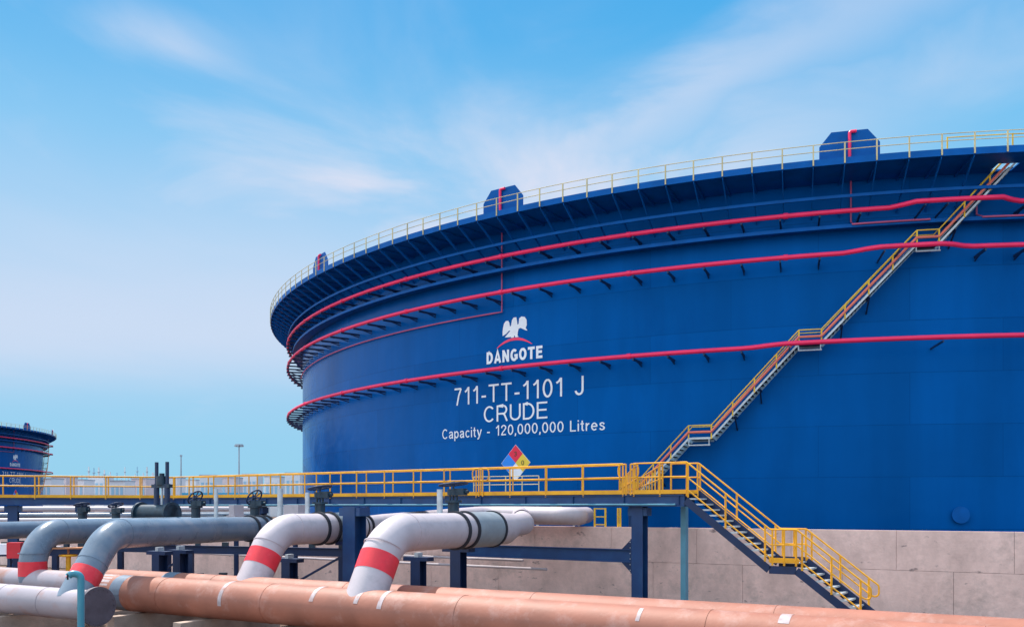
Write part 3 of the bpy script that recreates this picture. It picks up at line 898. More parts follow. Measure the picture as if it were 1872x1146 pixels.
r2, o2, e2 = branch(b2, N2, 2.1, 52, 0.485, 'pipe_grey', 10.9, 3.28, "grey branch pipe with red band beside the dark blind flange", (0.72, 1.22), (9.7, 10.4, 10.85))
b1 = AT_M(60)
r1, o1, e1 = branch(b1, N2, 1.9, 90, 0.485, 'pipe_grey', 13.0, 3.22, "grey branch pipe with red band rising upright at the far left", (0.22, 0.76), (12.0, 12.6))
b0 = AT_M(-62)
r0, o0, e0_ = branch(b0, N2, 1.9, 90, 0.36, 'pipe_grey', 12.5, 3.20, "slimmer grey branch pipe whose level run enters at the left edge", (0.5, 0.95), (12.0,))

# overhead white line that turns along the wall
def P(x, Z, z): return Vector(((x - 936) / 1650 * Z, Z, z))
ov = thing("overhead_pipe", P(905, 43.4, 0), "white pipe that bends and runs just above the top of the concrete wall", "pipe")
mb = MB()
mb.tube(bend([P(655, 37.0, 3.35), P(700, 38.5, 3.45), P(890, 43.6, 3.80), P(1056, 40.9, 3.74), P(1072, 47.5, 3.74)], 0.7, 10), 0.42, 32)
mb.build("pipe", 'pipe_white', ov, True)
mb = MB(); d = (P(700, 38.5, 3.45) - P(655, 37.0, 3.35)).normalized()
mb.ring(P(658, 37.1, 3.357), d, 0.36, 0.50, 0.10, 32); mb.ring(P(667, 37.4, 3.38), d, 0.36, 0.50, 0.08, 32); mb.build("flange", 'gasket', ov, True)

# pale lines beyond the walkway at the left
PG = "thin pale lines behind the left walkway"
for i, (z, r, Z, m, lab) in enumerate(((4.02, 0.17, 58, 'pipe_white', "white thin line directly below the left walkway deck, uppermost of three"), (3.62, 0.15, 57, 'pipe_grey', "grey thin line below the white one behind the left walkway"), (3.30, 0.16, 56, 'pipe_white', "white thin line lowest of three behind the left walkway"))):
    mb = MB(); a = P(-260, Z - 1.5, z); b = P(470, Z + 4, z)
    mb.tube([a, b], r, 16); o = mb.build("process_line", m, None, True); tag(o, lab, "pipe", PG)
# conduits low behind the branches
DW = Vector((0.827, -0.562, 0)); WW = Vector((0.562, 0.827, 0)); B0 = Vector((4.36, 33.6, 0))
def wk(t, s=0.0, z=0.0): 
    v = B0 + DW * t + WW * s
    return Vector((v.x, v.y, z))
CG = "low conduits behind the branch pipes"
for z, s, t1, lab in ((1.95, 1.0, -5.4, "upper of two pale conduits running low in front of the wall"), (1.62, 1.1, -4.3, "lower of two pale conduits running low in front of the wall")):
    mb = MB(); mb.tube([wk(-42, s, z), wk(t1, s, z)], 0.055, 8); o = mb.build("conduit", 'pipe_white', None, True); tag(o, lab, "conduit", CG)

# ---------------------------------------------------------------- walkway
DK = 4.66
walk = thing("elevated_walkway", (B0.x, B0.y, 0), "long blue steel walkway with yellow guardrails on columns above the pipes", "walkway")
T_END, T_C = 2.3, -27.5
Cn = wk(T_C, 0, DK)
WDT = 0.95
Lend = Vector((-33.0, 44.6, DK)); LD = (Lend - Cn); LD.z = 0; LD.normalize(); LW = Vector((-LD.y, LD.x, 0)) * -1
if LW.y < 0: LW = -LW
# deck
dk = MB()
dk.bar(wk(T_END, WDT / 2, DK - 0.02), wk(T_C, WDT / 2, DK - 0.02), WDT, 0.04)
dk.bar(Cn + LW * WDT / 2 + Vector((0, 0, -0.024)), Lend + LW * WDT / 2 + Vector((0, 0, -0.024)), WDT, 0.04)
dk.build("deck", 'black', walk)
gd = MB()
def ibeam(mb, a, b, hgt, wd):
    """I-section girder hung with its top at the given line"""
    up = Vector((0, 0, 1))
    mb.bar(a - up * 0.015, b - up * 0.015, wd, 0.03)
    mb.bar(a - up * (hgt - 0.015), b - up * (hgt - 0.015), wd, 0.03)
    mb.bar(a - up * hgt / 2, b - up * hgt / 2, 0.02, hgt - 0.06)
up = Vector((0, 0, 1))
ibeam(gd, wk(T_END - 0.1, 0.02, DK - 0.045), wk(T_C, 0.02, DK - 0.045), 0.42, 0.16)
ibeam(gd, wk(T_END - 0.1, WDT - 0.02, DK - 0.045), wk(T_C, WDT - 0.02, DK - 0.045), 0.42, 0.16)
ibeam(gd, Cn + LW * 0.02 - up * 0.045, Lend + LW * 0.02 - up * 0.045, 0.34, 0.16)
ibeam(gd, Cn + LW * (WDT - 0.02) - up * 0.045, Lend + LW * (WDT - 0.02) - up * 0.045, 0.34, 0.16)
t = T_END - 0.3
while t > T_C:
    gd.bar(wk(t, 0.1, DK - 0.25), wk(t, WDT - 0.1, DK - 0.25), 0.012, 0.34)
    gd.bar(wk(t, -0.06, DK - 0.25), wk(t, 0.0, DK - 0.25), 0.012, 0.36)
    t -= 2.2
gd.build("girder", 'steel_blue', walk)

def guardrail(path, parent, spacing=1.67, height=1.12, m='yellow', toe=True, r=0.028):
    mb = MB()
    pts = [Vector(p) for p in path]
    mb.tube([p + up * height for p in pts] + [p + up * height * 0.54 for p in reversed(pts)], r, 8, closed=True)
    if toe:
        for a, b in zip(pts[:-1], pts[1:]):
            mb.bar(a + up * 0.065, b + up * 0.065, 0.012, 0.15)
    o = mb.build("guardrail", m, parent, True)
    for a, b in zip(pts[:-1], pts[1:]):
        n = max(1, int(round((b - a).length / spacing)))
        for k in range(n + 1):
            q = a.lerp(b, k / n)
            if k == n and b is not pts[-1]: continue
            p = MB(); p.bar(q + up * -0.10, q + up * height, 0.055, 0.055, (1, 0, 0)); p.build("post", m, o)
    return o
guardrail([wk(T_END, -0.02, DK), wk(0.2, -0.02, DK)], walk, 1.0)
guardrail([wk(-0.25, -0.02, DK), wk(T_C, -0.02, DK)], walk)
guardrail([wk(-0.9, WDT + 0.02, DK), wk(T_C, WDT + 0.02, DK)], walk)
guardrail([wk(T_END, WDT + 0.02, DK), wk(1.25, WDT + 0.02, DK)], walk, 1.0)
guardrail([Cn - LW * 0.02, Lend - LW * 0.02], walk, 1.75)
guardrail([Cn + LW * (WDT + 0.02), Lend + LW * (WDT + 0.02)], walk, 1.75)
def loop_gate(t, s, parent):
    mb = MB()
    for sg in (-1, 1):
        base = wk(t + sg * 0.10, s, DK)
        o_ = wk(t + sg * 0.42, s, DK)
        mb.tube(bend([base + up * 0.6, o_ + up * 0.6, o_ + up * 1.1, base + up * 1.1], 0.18, 4), 0.026, 8)
        mb.bar(base - up * 0.05, base + up * 1.12, 0.055, 0.055, (1, 0, 0))
    mb.build("gate", 'yellow', parent, True)
loop_gate(-0.02, -0.03, walk)
loop_gate(-6.8, -0.06, walk)

def column(t, s, wd, z1, parent, head=True, m='steel_blue', pos=None, dirv=DW):
    p = pos if pos is not None else wk(t, s)
    n = Vector((-dirv.y, dirv.x, 0))
    mb = MB()
    mb.bar(p + n * (wd / 2 - 0.012), p + n * (wd / 2 - 0.012) + up * z1, wd, 0.024, tuple(n))
    mb.bar(p - n * (wd / 2 - 0.012), p - n * (wd / 2 - 0.012) + up * z1, wd, 0.024, tuple(n))
    mb.bar(p, p + up * z1, 0.022, wd - 0.05, tuple(n))
    if head:
        mb.bar(p - dirv * wd * 0.85 + up * (z1 - 0.19), p + dirv * wd * 0.85 + up * (z1 - 0.19), wd * 0.9, 0.30)
    mb.box((p.x, p.y, 0.03), (wd * 1.4, wd * 1.4, 0.06), math.atan2(dirv.y, dirv.x))
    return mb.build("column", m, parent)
ZC = DK - 0.475
column(0.2, WDT / 2, 0.46, ZC, walk)
cp = Vector(((648 - 936) / 1650 * 33.0, 33.0, 0))
column(0, 0, 0.60, ZC, walk, pos=cp)
og = MB(); ct = wk(-13.6, 0.5, ZC - 0.15); ibeam(og, Vector((cp.x, cp.y, ZC)), Vector((ct.x, ct.y, ZC)), 0.3, 0.2); og.build("outrigger", 'steel_blue', walk)
column(-21.0, WDT / 2, 0.42, ZC, walk)
LP = lambda q: Cn + LD * q + LW * WDT / 2
for q in (4.6, 7.9):
    p = LP(q); p.z = 0
    column(0, 0, 0.46 if q > 5 else 0.4, ZC + 0.06, walk, pos=p, dirv=LD)
p = wk(1.62, 1.35)
sc = MB(); sc.bar(p, p + up * (ZC + 0.02), 0.26, 0.2, tuple(DW)); sc.build("slim_column", 'column_teal', walk)

mb = MB(); mb.tube([wk(T_END - 0.4, -0.12, DK - 0.40), wk(T_C + 0.5, -0.12, DK - 0.40)], 0.035, 8); mb.build("girder_conduit", "column_teal", walk, True)
# tie beam with bolted end plates
tb = thing("tie_beam", wk(-7.2, 0.3), "dark blue horizontal steel beam bolted to the tall column, in front of the wall", "beam")
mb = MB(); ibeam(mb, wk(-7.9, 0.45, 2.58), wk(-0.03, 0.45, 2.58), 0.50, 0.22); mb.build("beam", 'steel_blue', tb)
mb = MB()
for sgn in (1, -1):
    z = 2.33 + sgn * 0.25
    a = wk(-0.06, 0.36, z); b_ = wk(-0.50, 0.36, z); c_ = wk(-0.06, 0.36, z + sgn * 0.42)
    a2, b2_, c2 = (v + WW * 0.03 for v in (a, b_, c_))
    mb.add([a, b_, c_, a2, b2_, c2], [(0, 1, 2), (5, 4, 3), (0, 3, 4, 1), (1, 4, 5, 2), (2, 5, 3, 0)])
mb.box(wk(-0.075, 0.45, 2.33), (0.04, 0.30, 1.3), math.atan2(DW.y, DW.x))
mb.build("gusset", 'darkblue', tb)
mb = MB()
for k in range(6):
    for s in (0.36, 0.54):
        q = wk(-0.10, s, 1.8 + k * 0.21); mb.cyl(q, q - DW * 0.05, 0.022, 6)
mb.build("bolt", 'galv', tb)

# bridge from the walkway to the tank stair
br = thing("access_bridge", wk(0.5, 1.2), "narrow yellow railed bridge leading from walkway to the foot of the tank stair", "bridge")
bs = wk(0.35, WDT + 0.1, DK); be = pol(-26.9, RO + 0.5, DK); bdv = (be - bs).normalized(); bw = Vector((bdv.y, -bdv.x, 0))
mb = MB(); mb.bar(bs + up * -0.026, be + up * -0.026, 0.9, 0.04); mb.build("deck", 'black', br)
mb = MB()
for sg in (-1, 1):
    ibeam(mb, bs + bw * sg * 0.4 - up * 0.05, be + bw * sg * 0.4 - up * 0.05, 0.3, 0.12)
mb.build("girder", 'steel_blue', br)
for sg in (-1, 1):
    guardrail([bs + bw * sg * 0.47, be + bw * sg * 0.47], br, 2.0)
for f in (0.42, 0.85):
    p = bs.lerp(be, f)
    mb = MB(); mb.bar(Vector((p.x, p.y, 0)), Vector((p.x, p.y, DK - 0.36)), 0.25, 0.25, (1, 0, 0)); mb.build("column", 'steel_blue', br)

# stairway down to the ground
stw = thing("steel_stairway", wk(8.6, 0.4), "yellow railed steel stairway with pale treads descending past the concrete wall", "stairs")
prof = [(2.25, DK), (5.28, 2.30), (6.2, 2.30), (8.5, 0.55)]
sw = 1.05
for s, dz_, hh in ((0.0, -0.25, 0.26), (sw, -0.02, 0.36)):
    mb = MB()
    for (a, za), (b, zb) in zip(prof[:-1], prof[1:]):
        mb.bar(wk(a, s, za + dz_), wk(b, s, zb + dz_), 0.03, hh)
    mb.build("stringer", 'darkblue', stw)
for (a, za), (b, zb) in zip(prof[:-1], prof[1:]):
    if za - zb > 0.1:
        n = int(round((za - zb) / 0.2))
        for i in range(1, n):
            f = i / n
            q = wk(a + (b - a) * f, sw / 2, za + (zb - za) * f)
            mb = MB(); mb.box(q, (0.27, sw - 0.04, 0.055), math.atan2(DW.y, DW.x)); mb.build("tread", 'galv', stw)
    else:
        mb = MB(); mb.box(wk((a + b) / 2, sw / 2, za), (b - a + 0.1, sw - 0.04, 0.04), math.atan2(DW.y, DW.x)); mb.build("landing", 'galv', stw)
def stair_rail(s):
    line = [(2.05, DK), (2.3, DK), (5.32, 2.30), (6.22, 2.30), (8.28, 0.70)]
    mb = MB()
    top = [wk(a, s, z + 1.12) for a, z in line]; mid = [wk(a, s, z + 0.60) for a, z in line]
    e1_, e2_ = wk(8.58, s, 1.60), wk(8.58, s, 1.14)
    mb.tube(bend(top + [e1_, e2_, wk(8.28, s, 1.30)], 0.16, 4), 0.03, 8)
    mb.tube(mid, 0.026, 8)
    mb.tube([wk(a, s, z + 0.16) for a, z in line[1:3]], 0.026, 8)
    mb.bar(wk(5.28, s, 2.38), wk(6.3, s, 2.38), 0.014, 0.17)
    mb.tube([wk(a, s, z + 0.16) for a, z in line[3:]], 0.026, 8)
    o = mb.build("handrail", 'yellow', stw, True)
    for t_ in (2.35, 3.75, 5.15, 5.4, 5.8, 6.2, 6.4, 7.35, 8.26):
        for (a, za), (b, zb) in zip(line[:-1], line[1:]):
            if a <= t_ <= b:
                z = za + (zb - za) * (t_ - a) / (b - a)
                p = MB(); p.bar(wk(t_, s, z - 0.1), wk(t_, s, z + 1.12), 0.055, 0.055, (1, 0, 0)); p.build("post", 'yellow', o)
                break
stair_rail(-0.03); stair_rail(sw + 0.03)
mb = MB(); mb.box(wk(8.75, 0.5, 0.25), (1.6, 1.7, 0.50), math.atan2(DW.y, DW.x))
mb.build("footing", 'sleeper', stw)

# ---------------------------------------------------------------- supports, valves, vents
SG = "dark steel posts carrying the branch pipes"
for x, Z, ztop, lab in ((838, 31.4, 2.62, "dark post with a shoe under the widest white pipe's flange"), (765, 33.2, 2.2, "dark post left of the shoe under the widest white pipe"), (640, 33.6, 2.75, "dark post hidden partly by the widest white pipe's riser"),
                   (529, 34.0, 2.1, "dark post under the second widest white pipe"), (330, 36.5, 2.3, "dark post under the long grey pipe, right one of its pair"), (292, 35.5, 2.3, "dark post under the long grey pipe, left one of its pair")):
    rt = thing("pipe_support", P(x, Z, 0), lab, "support", SG)
    p = P(x, Z, 0)
    mb = MB(); wd = 0.42
    mb.bar(p + NP * 0.2, p + NP * 0.2 + up * ztop, wd, 0.024, tuple(NP)); mb.bar(p - NP * 0.2, p - NP * 0.2 + up * ztop, wd, 0.024, tuple(NP)); mb.bar(p, p + up * ztop, 0.022, 0.38, tuple(NP))
    mb.build("post", 'darkblue', rt)
    mb = MB(); mb.bar(p - E_ * 0.55 + up * (ztop + 0.07), p + E_ * 0.55 + up * (ztop + 0.07), 0.40, 0.14); mb.build("cross_head", 'darkblue', rt)
    mb = MB(); mb.box((p.x, p.y, ztop + 0.22), (0.16, 0.3, 0.16), rz); mb.build("shoe", 'galv', rt)
    mb = MB(); mb.box((p.x, p.y, 0.12), (0.8, 0.8, 0.24), rz); mb.build("footing", 'sleeper', rt)

VG = "dark valves on the branch pipes"
def valve(x, Z, zbase, ztop, rw, tilt, label, gear=True):
    b = P(x, Z, 0)
    rt = thing("valve", b, label, "valve", VG)
    mb = MB()
    mb.cyl(b + up * (zbase - 0.3), b + up * (zbase + 0.30), 0.20, 16)
    mb.cyl(b + up * (zbase + 0.28), b + up * (zbase + 0.36), 0.30, 16)
    mb.build("bonnet", 'valve', rt, True)
    hx = b + up * ztop
    mb = MB()
    for sg in (-1, 1):
        mb.bar(b + E_ * 0.16 * sg + up * (zbase + 0.3), b + E_ * 0.10 * sg + up * (ztop - 0.12), 0.06, 0.06, tuple(NP))
    mb.cyl(b + up * (zbase + 0.3), b + up * (ztop + 0.05), 0.035, 8)
    mb.build("yoke", 'valve', rt)
    if gear:
        mb = MB(); q = b + up * (ztop - 0.22)
        mb.cyl(q - up * 0.12, q + up * 0.10, 0.22, 16); mb.box(tuple(q + E_ * 0.30), (0.40, 0.26, 0.24), rz)
        mb.cyl(q + E_ * 0.1, q + E_ * 0.62, 0.06, 10)
        mb.build("gearbox", 'valve', rt, True)
    ax = (Vector((0, 0, 1)) * math.cos(R(tilt)) + E_ * -math.sin(R(tilt))).normalized()
    hw = hx + ax * 0.05
    mb = MB(); mb.torus(hw, ax, rw, 0.035, 28, 8)
    ref = ax.cross(NP).normalized(); oth = ax.cross(ref)
    for k in range(4):
        an = k * math.pi / 4
        d = ref * math.cos(an) + oth * math.sin(an)
        mb.bar(hw - d * rw, hw + d * rw, 0.04, 0.03, tuple(ax))
    mb.cyl(hw - ax * 0.08, hw + ax * 0.10, 0.07, 10)
    mb.build("handwheel", 'wheel', rt, True)
    return rt
valve(829, 31.6, 4.05, 4.92, 0.50, 6, "valve with a flat dark handwheel above the widest white pipe")
valve(585, 34.5, 4.0, 4.86, 0.44, 10, "valve with a flat dark handwheel above the second widest white pipe")
valve(466, 38.6, 3.85, 4.55, 0.37, 55, "valve with a tilted dark handwheel near the flange of the long grey pipe")
valve(358, 41.0, 3.85, 4.56, 0.36, 52, "valve with a tilted handwheel, between the twin spindle valve and the slim grey vent")
valve(150, 47.0, 3.55, 4.25, 0.38, 12, "low dark valve under the walkway deck, right of the farthest left column", True)
valve(212, 46.0, 3.55, 4.22, 0.36, 20, "low dark valve under the walkway deck, just left of the twin spindle valve", True)
# pale boxed actuator caps beside valves
for x, Z, lab in ((540, 41.5, "pale block shaped flange cover right of the taller grey vent pipe"), (432, 43.0, "small pale valve fitting between the two slim vents")):
    rt = thing("flange_cover", P(x, Z, 0), lab, "valve cover", "pale fittings beyond the grey pipe")
    q = P(x, Z, 0); wv = 0.9 if x > 500 else 0.35
    mb = MB(); mb.box((q.x, q.y, 4.02), (wv, 0.6, 0.5), rz); mb.box((q.x, q.y, 3.4), (wv * 1.6, 0.7, 0.74), rz); mb.build("cover", 'pipe_white', rt)
    mb = MB(); mb.cyl(q + up * 0.0, q + up * 3.1, 0.12, 10); mb.build("stem", 'darkblue', rt, True)

# twin spindle gate valve
gv = thing("gate_valve", P(296, 42.5, 0), "big dark gate valve with two tall upright spindles beside the walkway rail", "valve")
q = P(296, 42.5, 0)
mb = MB(); mb.cyl(q - E_ * 1.5 + up * 3.88, q + E_ * 0.75 + up * 3.88, 0.40, 24); mb.cyl(q + E_ * 0.62 + up * 3.88, q + E_ * 0.75 + up * 3.88, 0.52, 24); mb.cyl(q - E_ * 1.55 + up * 3.88, q - E_ * 1.42 + up * 3.88, 0.52, 24)
mb.build("body", 'valve', gv, True)
for sg in (-1, 1):
    mb = MB(); s0 = q + E_ * 0.37 * sg
    mb.cyl(s0 + up * 4.1, s0 + up * 5.25, 0.13, 12); mb.cyl(s0 + up * 5.25, s0 + up * 6.28, 0.085, 12)
    mb.build("spindle", 'wheel', gv, True)
mb = MB(); mb.bar(q - E_ * 0.62 + up * 5.15, q + E_ * 0.62 + up * 5.15, 0.22, 0.16); mb.cyl(q + up * 5.2, q + up * 5.62, 0.26, 16); mb.cyl(q + up * 5.6, q + up * 5.75, 0.12, 12); mb.build("crosshead", 'valve', gv, True)
mb = MB(); mb.cyl(q + up * 3.9, q + up * 5.1, 0.06, 10); mb.build("stem", 'galv', gv, True)
mb = MB(); mb.box((q.x, q.y, 1.74), (0.6, 0.6, 3.48), rz); mb.build("pedestal", 'darkblue', gv)

# dark rack beams behind the branch pipes
RG_ = "dark rack beams low behind the branch pipes"
for x0, Z0, x1, Z1_, z, hh, lab in ((196, 40.5, 655, 36.0, 2.52, 0.34, "long dark rack beam under the grey branch pipes, higher of two"), (190, 39.5, 560, 36.0, 1.25, 0.22, "dark rack beam low in front of the wall, lower of two"), (-60, 37.5, 190, 38.5, 2.45, 0.34, "dark rack beam at the left edge behind the upright grey riser")):
    a, b = P(x0, Z0, z), P(x1, Z1_, z)
    rt = thing("rack_beam", (a.x, a.y, 0), lab, "beam", RG_)
    mb = MB(); ibeam(mb, a, b, hh, 0.2); mb.build("beam", 'darkblue', rt)
    for f in (0.06, 0.36, 0.64, 0.94):
        q = a.lerp(b, f); mb = MB(); mb.bar(Vector((q.x, q.y, 0)), Vector((q.x, q.y, z - hh)), 0.22, 0.22, (1, 0, 0)); mb.build("leg", 'darkblue', rt)
    for f0, f1 in ((0.06, 0.36), (0.64, 0.94)):
        q0 = a.lerp(b, f0); q1 = a.lerp(b, f1); mb = MB(); mb.bar(Vector((q0.x, q0.y, 0.2)), Vector((q1.x, q1.y, z - hh)), 0.08, 0.08); mb.build("brace", 'darkblue', rt)
    for k in range(9):
        q = a.lerp(b, (k + 0.5) / 9); hgt = 0.16 + 0.05 * (k * 5 % 4)
        mb = MB(); mb.box((q.x, q.y, z + hgt / 2), (0.18 + 0.06 * (k % 3), 0.2, hgt)); mb.build("clamp", 'valve', rt)
# slim vents
VN = "slim upright grey vent pipes"
for x, Z, z0, z1, r, lab in ((395, 37.5, 3.2, 4.92, 0.085, "slim grey vent pipe on the long grey pipe, left one"), (512, 35.5, 3.2, 4.90, 0.11, "slim pale grey vent pipe just left of the second widest white pipe"), (804, 31.0, 3.3, 4.78, 0.10, "slim grey vent pipe left of the flat handwheel on the widest white pipe"), (562, 34.2, 3.3, 4.72, 0.09, "slim grey vent pipe under the edge of the middle flat handwheel")):
    q = P(x, Z, 0)
    rt = thing("vent_pipe", q, lab, "vent pipe", VN)
    mb = MB(); mb.cyl(q + up * z0, q + up * z1, r, 12); mb.build("pipe", 'galv', rt, True)
    mb = MB(); mb.cyl(q + up * (z0 + 0.42), q + up * (z0 + 0.48), r * 1.8, 12); mb.build("flange", 'valve', rt, True)
# foreground bent pole
q = P(148, 14.5, 0)
po = thing("bent_pole", q, "teal painted pole with its top bent over to the left, in the left foreground", "pole")
mb = MB(); mb.tube(bend([q, q + up * 3.10, q + up * 3.10 + Vector((-0.13, -0.05, 0.03)), q + up * 3.08 + Vector((-0.17, -0.07, 0))], 0.09, 6), 0.055, 16); mb.build("pole", 'teal', po, True)
mb = MB(); e_ = q + up * 3.085 + Vector((-0.165, -0.068, 0)); mb.cyl(e_, e_ + Vector((-0.025, -0.012, 0)), 0.058, 16); mb.build("end_cap", 'gasket', po, True)

# cabinet and small yellow valve at the left
q = P(22, 36.0, 0)
cb = thing("hydrant_cabinet", q, "red cabinet with a white side panel at the left edge below the slim grey pipe", "cabinet")
mb = MB(); mb.box((q.x + 0.14, q.y, 2.45), (0.50, 0.5, 0.62), 0.2); mb.build("cabinet", 'redbox', cb)
mb = MB(); mb.box((q.x - 0.42, q.y - 0.05, 2.50), (0.60, 0.4, 0.42), 0.2); mb.build("white_panel", 'white', cb)
mb = MB(); mb.box((q.x + 0.3, q.y, 1.07), (0.12, 0.12, 2.14)); mb.build("leg", 'darkblue', cb); mb = MB(); mb.box((q.x - 0.1, q.y, 1.07), (0.12, 0.12, 2.14)); mb.build("leg", 'darkblue', cb)
q = P(125, 34.2, 0)
yv = thing("yellow_valve", q, "small yellow hand valve between the two grey risers at left", "valve")
mb = MB(); mb.cyl(q + up * 0, q + up * 2.3, 0.09, 12); mb.build("stem", 'yellow', yv, True)
mb = MB(); mb.torus(q + up * 2.34, (0, 0, 1), 0.30, 0.04, 20, 8); mb.bar(q + up * 2.34 - E_ * 0.3, q + up * 2.34 + E_ * 0.3, 0.05, 0.04); mb.bar(q + up * 2.34 - NP * 0.3, q + up * 2.34 + NP * 0.3, 0.05, 0.04); mb.build("handwheel", 'yellow', yv, True)
mb = MB(); mb.box((q.x, q.y, 2.62), (1.0, 0.7, 0.05), 0.3); mb.box((q.x, q.y, 2.48), (0.06, 0.06, 0.28)); mb.build("hood", 'timber', yv)

# pale crossover steps behind the walkway
cs = thing("crossover_platform", P(930, 50, 0), "pale crossover platform with thin rails seen through the walkway railing in front of tank", "platform")
a = P(866, 50.5, 4.86); b = P(985, 48.6, 4.86)
mb = MB(); mb.bar(a, b, 0.8, 0.06); mb.build("deck", 'galv', cs)
guardrail([a, b], cs, 1.0, 0.98, 'paleyellow', False, 0.02)
ex = P(1052, 47.6, 3.2)
mb = MB(); mb.bar(b, ex, 0.05, 0.22)
mb.bar(b + Vector((0.3, 0.7, 0)), ex + Vector((0.3, 0.7, 0)), 0.05, 0.22); mb.build("stringer", 'galv', cs)
mb = MB()
for k in range(1, 9):
    v = b.lerp(ex, k / 9); mb.box((v.x + 0.15, v.y + 0.35, v.z + 0.05), (0.24, 0.7, 0.04))
mb.build("tread", 'paleyellow', cs)
for f in (0.02, 0.98):
    v = a.lerp(b, f); mb = MB(); mb.box((v.x, v.y, 2.41), (0.14, 0.14, 4.82)); mb.build("leg", 'galv', cs)

# ladder frames hooked on the wall
LG = "small yellow ladder frames on the wall top"
for x, hw, lab in ((1097, 0.27, "small yellow ladder frame on the wall at the end of the white overhead pipe"), (1132, 0.06, "small yellow ladder frame on the wall right beside the tall blue column")):
    Z = 35 * 3540 / (x + 1900) + 0.17
    q = P(x, Z, 0)
    rt = thing("ladder_frame", P(x, Z, 3.26), lab, "ladder", LG)
    mb = MB()
    for sg in (-1, 1):
        mb.bar(q + E_ * hw * sg + up * 3.262, q + E_ * hw * sg + up * 4.12, 0.07, 0.07, tuple(NP))
    mb.build("stile", 'stairyellow', rt)
    mb = MB()
    for z in (3.36, 3.72, 4.09):
        mb.bar(q - E_ * hw + up * z, q + E_ * hw + up * z, 0.05, 0.05)
    mb.build("rung", 'stairyellow', rt)

# sleepers and timbers under the headers
SL = "concrete sleepers under the header pipes"
for i, x in enumerate((-140, 20, 260, 380, 530, 720, 960, 1250, 1560)):
    base = (AT_F if x > 190 else AT_L)(x)
    q = base + NP * 0.9
    o = MB().box((q.x, q.y, 0.31), (0.35, 4.2, 0.62), rz).build("sleeper", 'sleeper')
    tag(o, "concrete sleeper on the soil carrying the big header pipes", "sleeper", SL)
TG = "timber baulks lying before the front header"
for x, Z, ln, an, zz, lab in ((236, 25.4, 2.6, -0.15, 0.42, "orange brown timber baulk leaning just right of the dark blind flange"), (262, 24.4, 3.4, 0.05, 0.20, "long orange brown timber baulk on soil at the bottom edge right of the flange"), (60, 25.0, 3.6, -0.1, 0.16, "pale timber baulk on the soil below the left pale header"), (420, 23.6, 3.2, -0.35, 0.15, "pale timber baulk on soil under the front orange header")):
    q = P(x, Z, zz)
    o = MB().box(tuple(q), (ln, 0.30, 0.26), an).build("timber_baulk", 'timber' if x in (236, 262) else 'sleeper')
    tag(o, lab, "timber", TG)

# ---------------------------------------------------------------- far plant
FG = "pale plant columns on the horizon"
rnd = random.Random(3)
def far_stack(x, Z, ytop, wpx, m):
    q = P(x, Z, 0); h = EYE + (925 - ytop) / 1650 * Z
    r = wpx / 1650 * Z / 2
    rt = thing("process_column", q, "slender pale process column on the hazy horizon at left", "process column", FG)
    mb = MB(); mb.tube([q, q + up * h * 0.7, q + up * h * 0.72, q + up * h], [r, r, r * 0.7, r * 0.6], 10); mb.build("column", m, rt, True)
    mb = MB()
    for f in (0.45, 0.72, 0.9):
        mb.ring(q + up * h * f, (0, 0, 1), r * 0.5, r * 1.5, 0.35, 12)
    mb.build("platform", 'far_grey', rt)
for k in range(26):
    x = 100 + k * 8.0 + rnd.uniform(-3, 3)
    yt = 876 - (20 if 160 < x < 285 else 4) * rnd.random() - (4 if 120 < x < 300 else 0)
    far_stack(x, 420 + rnd.uniform(-40, 60), yt, rnd.uniform(2.2, 4.2), rnd.choice(['far_white', 'far_pink', 'far_white', 'far_blue']))
BGp = "pale plant buildings on the horizon"
xs = [92, 118, 150, 186, 224, 262, 318, 352, 386, 424, 462, 502, 540]
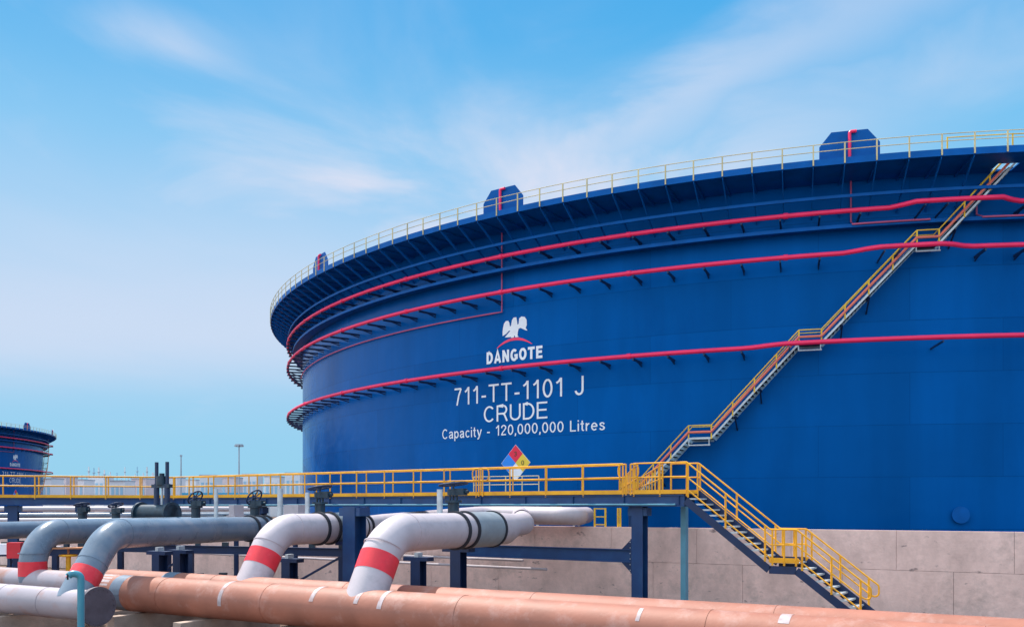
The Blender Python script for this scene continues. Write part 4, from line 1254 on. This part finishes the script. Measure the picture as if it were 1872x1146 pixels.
for i, x in enumerate(xs):
    Z = 330 + (i % 4) * 14
    yt = (876, 873, 878, 872, 880, 876, 874, 878, 870, 874, 868, 872, 866)[i]
    q = P(x, Z, 0); h = EYE + (925 - yt) / 1650 * Z; wm = 27 / 1650 * Z
    rt = thing("plant_building", q, "pale boxy plant building in the row on the horizon behind the left railing", "building", BGp)
    mb = MB(); mb.box((q.x, q.y, h / 2), (wm, 9, h)); mb.build("wall", ('far_white', 'far_pink', 'far_white', 'far_white')[i % 4], rt)
    for k in range(3):
        mb = MB(); mb.box((q.x + (k - 1) * wm * 0.3, q.y - 4.5, h * 0.66), (wm * 0.17, 0.3, h * 0.36)); mb.build("window", 'far_blue', rt)
    mb = MB(); mb.box((q.x, q.y, h + 0.2), (wm * 1.03, 9.6, 0.4)); mb.build("roof", 'far_grey', rt)
q = P(415, 300, 0)
rt = thing("plant_shed", q, "long low shed with a bright blue roof on the horizon behind the railing", "building")
mb = MB(); mb.box((q.x, q.y, 3.6), (26, 10, 7.2)); mb.build("wall", 'far_white', rt)
mb = MB(); mb.box((q.x, q.y, 7.9), (27, 11, 1.4)); mb.build("roof", 'far_roof', rt)
def mast(x, Z, ytop, head, lab):
    q = P(x, Z, 0); h = EYE + (925 - ytop) / 1650 * Z
    rt = thing("light_mast", q, lab, "light mast")
    mb = MB(); mb.tube([q, q + up * h], [0.32, 0.16], 10); mb.build("mast", 'far_grey', rt, True)
    mb = MB()
    if head:
        mb.ring(q + up * h, (0, 0, 1), 0.2, 1.15, 0.35, 16)
        for k in range(8):
            an = k * math.pi / 4
            mb.box((q.x + 1.05 * math.cos(an), q.y + 1.05 * math.sin(an), h - 0.3), (0.5, 0.5, 0.4), an)
        mb.build("lamp_head", 'far_grey', rt)
    else:
        mb.box((q.x, q.y, h + 0.2), (0.5, 0.5, 0.5)); mb.build("finial", 'far_grey', rt)
mast(437, 260, 813, True, "tall thin light mast with a ring of floodlights left of the tank")
mast(331, 260, 834, False, "plain thin mast without floodlights standing further left")
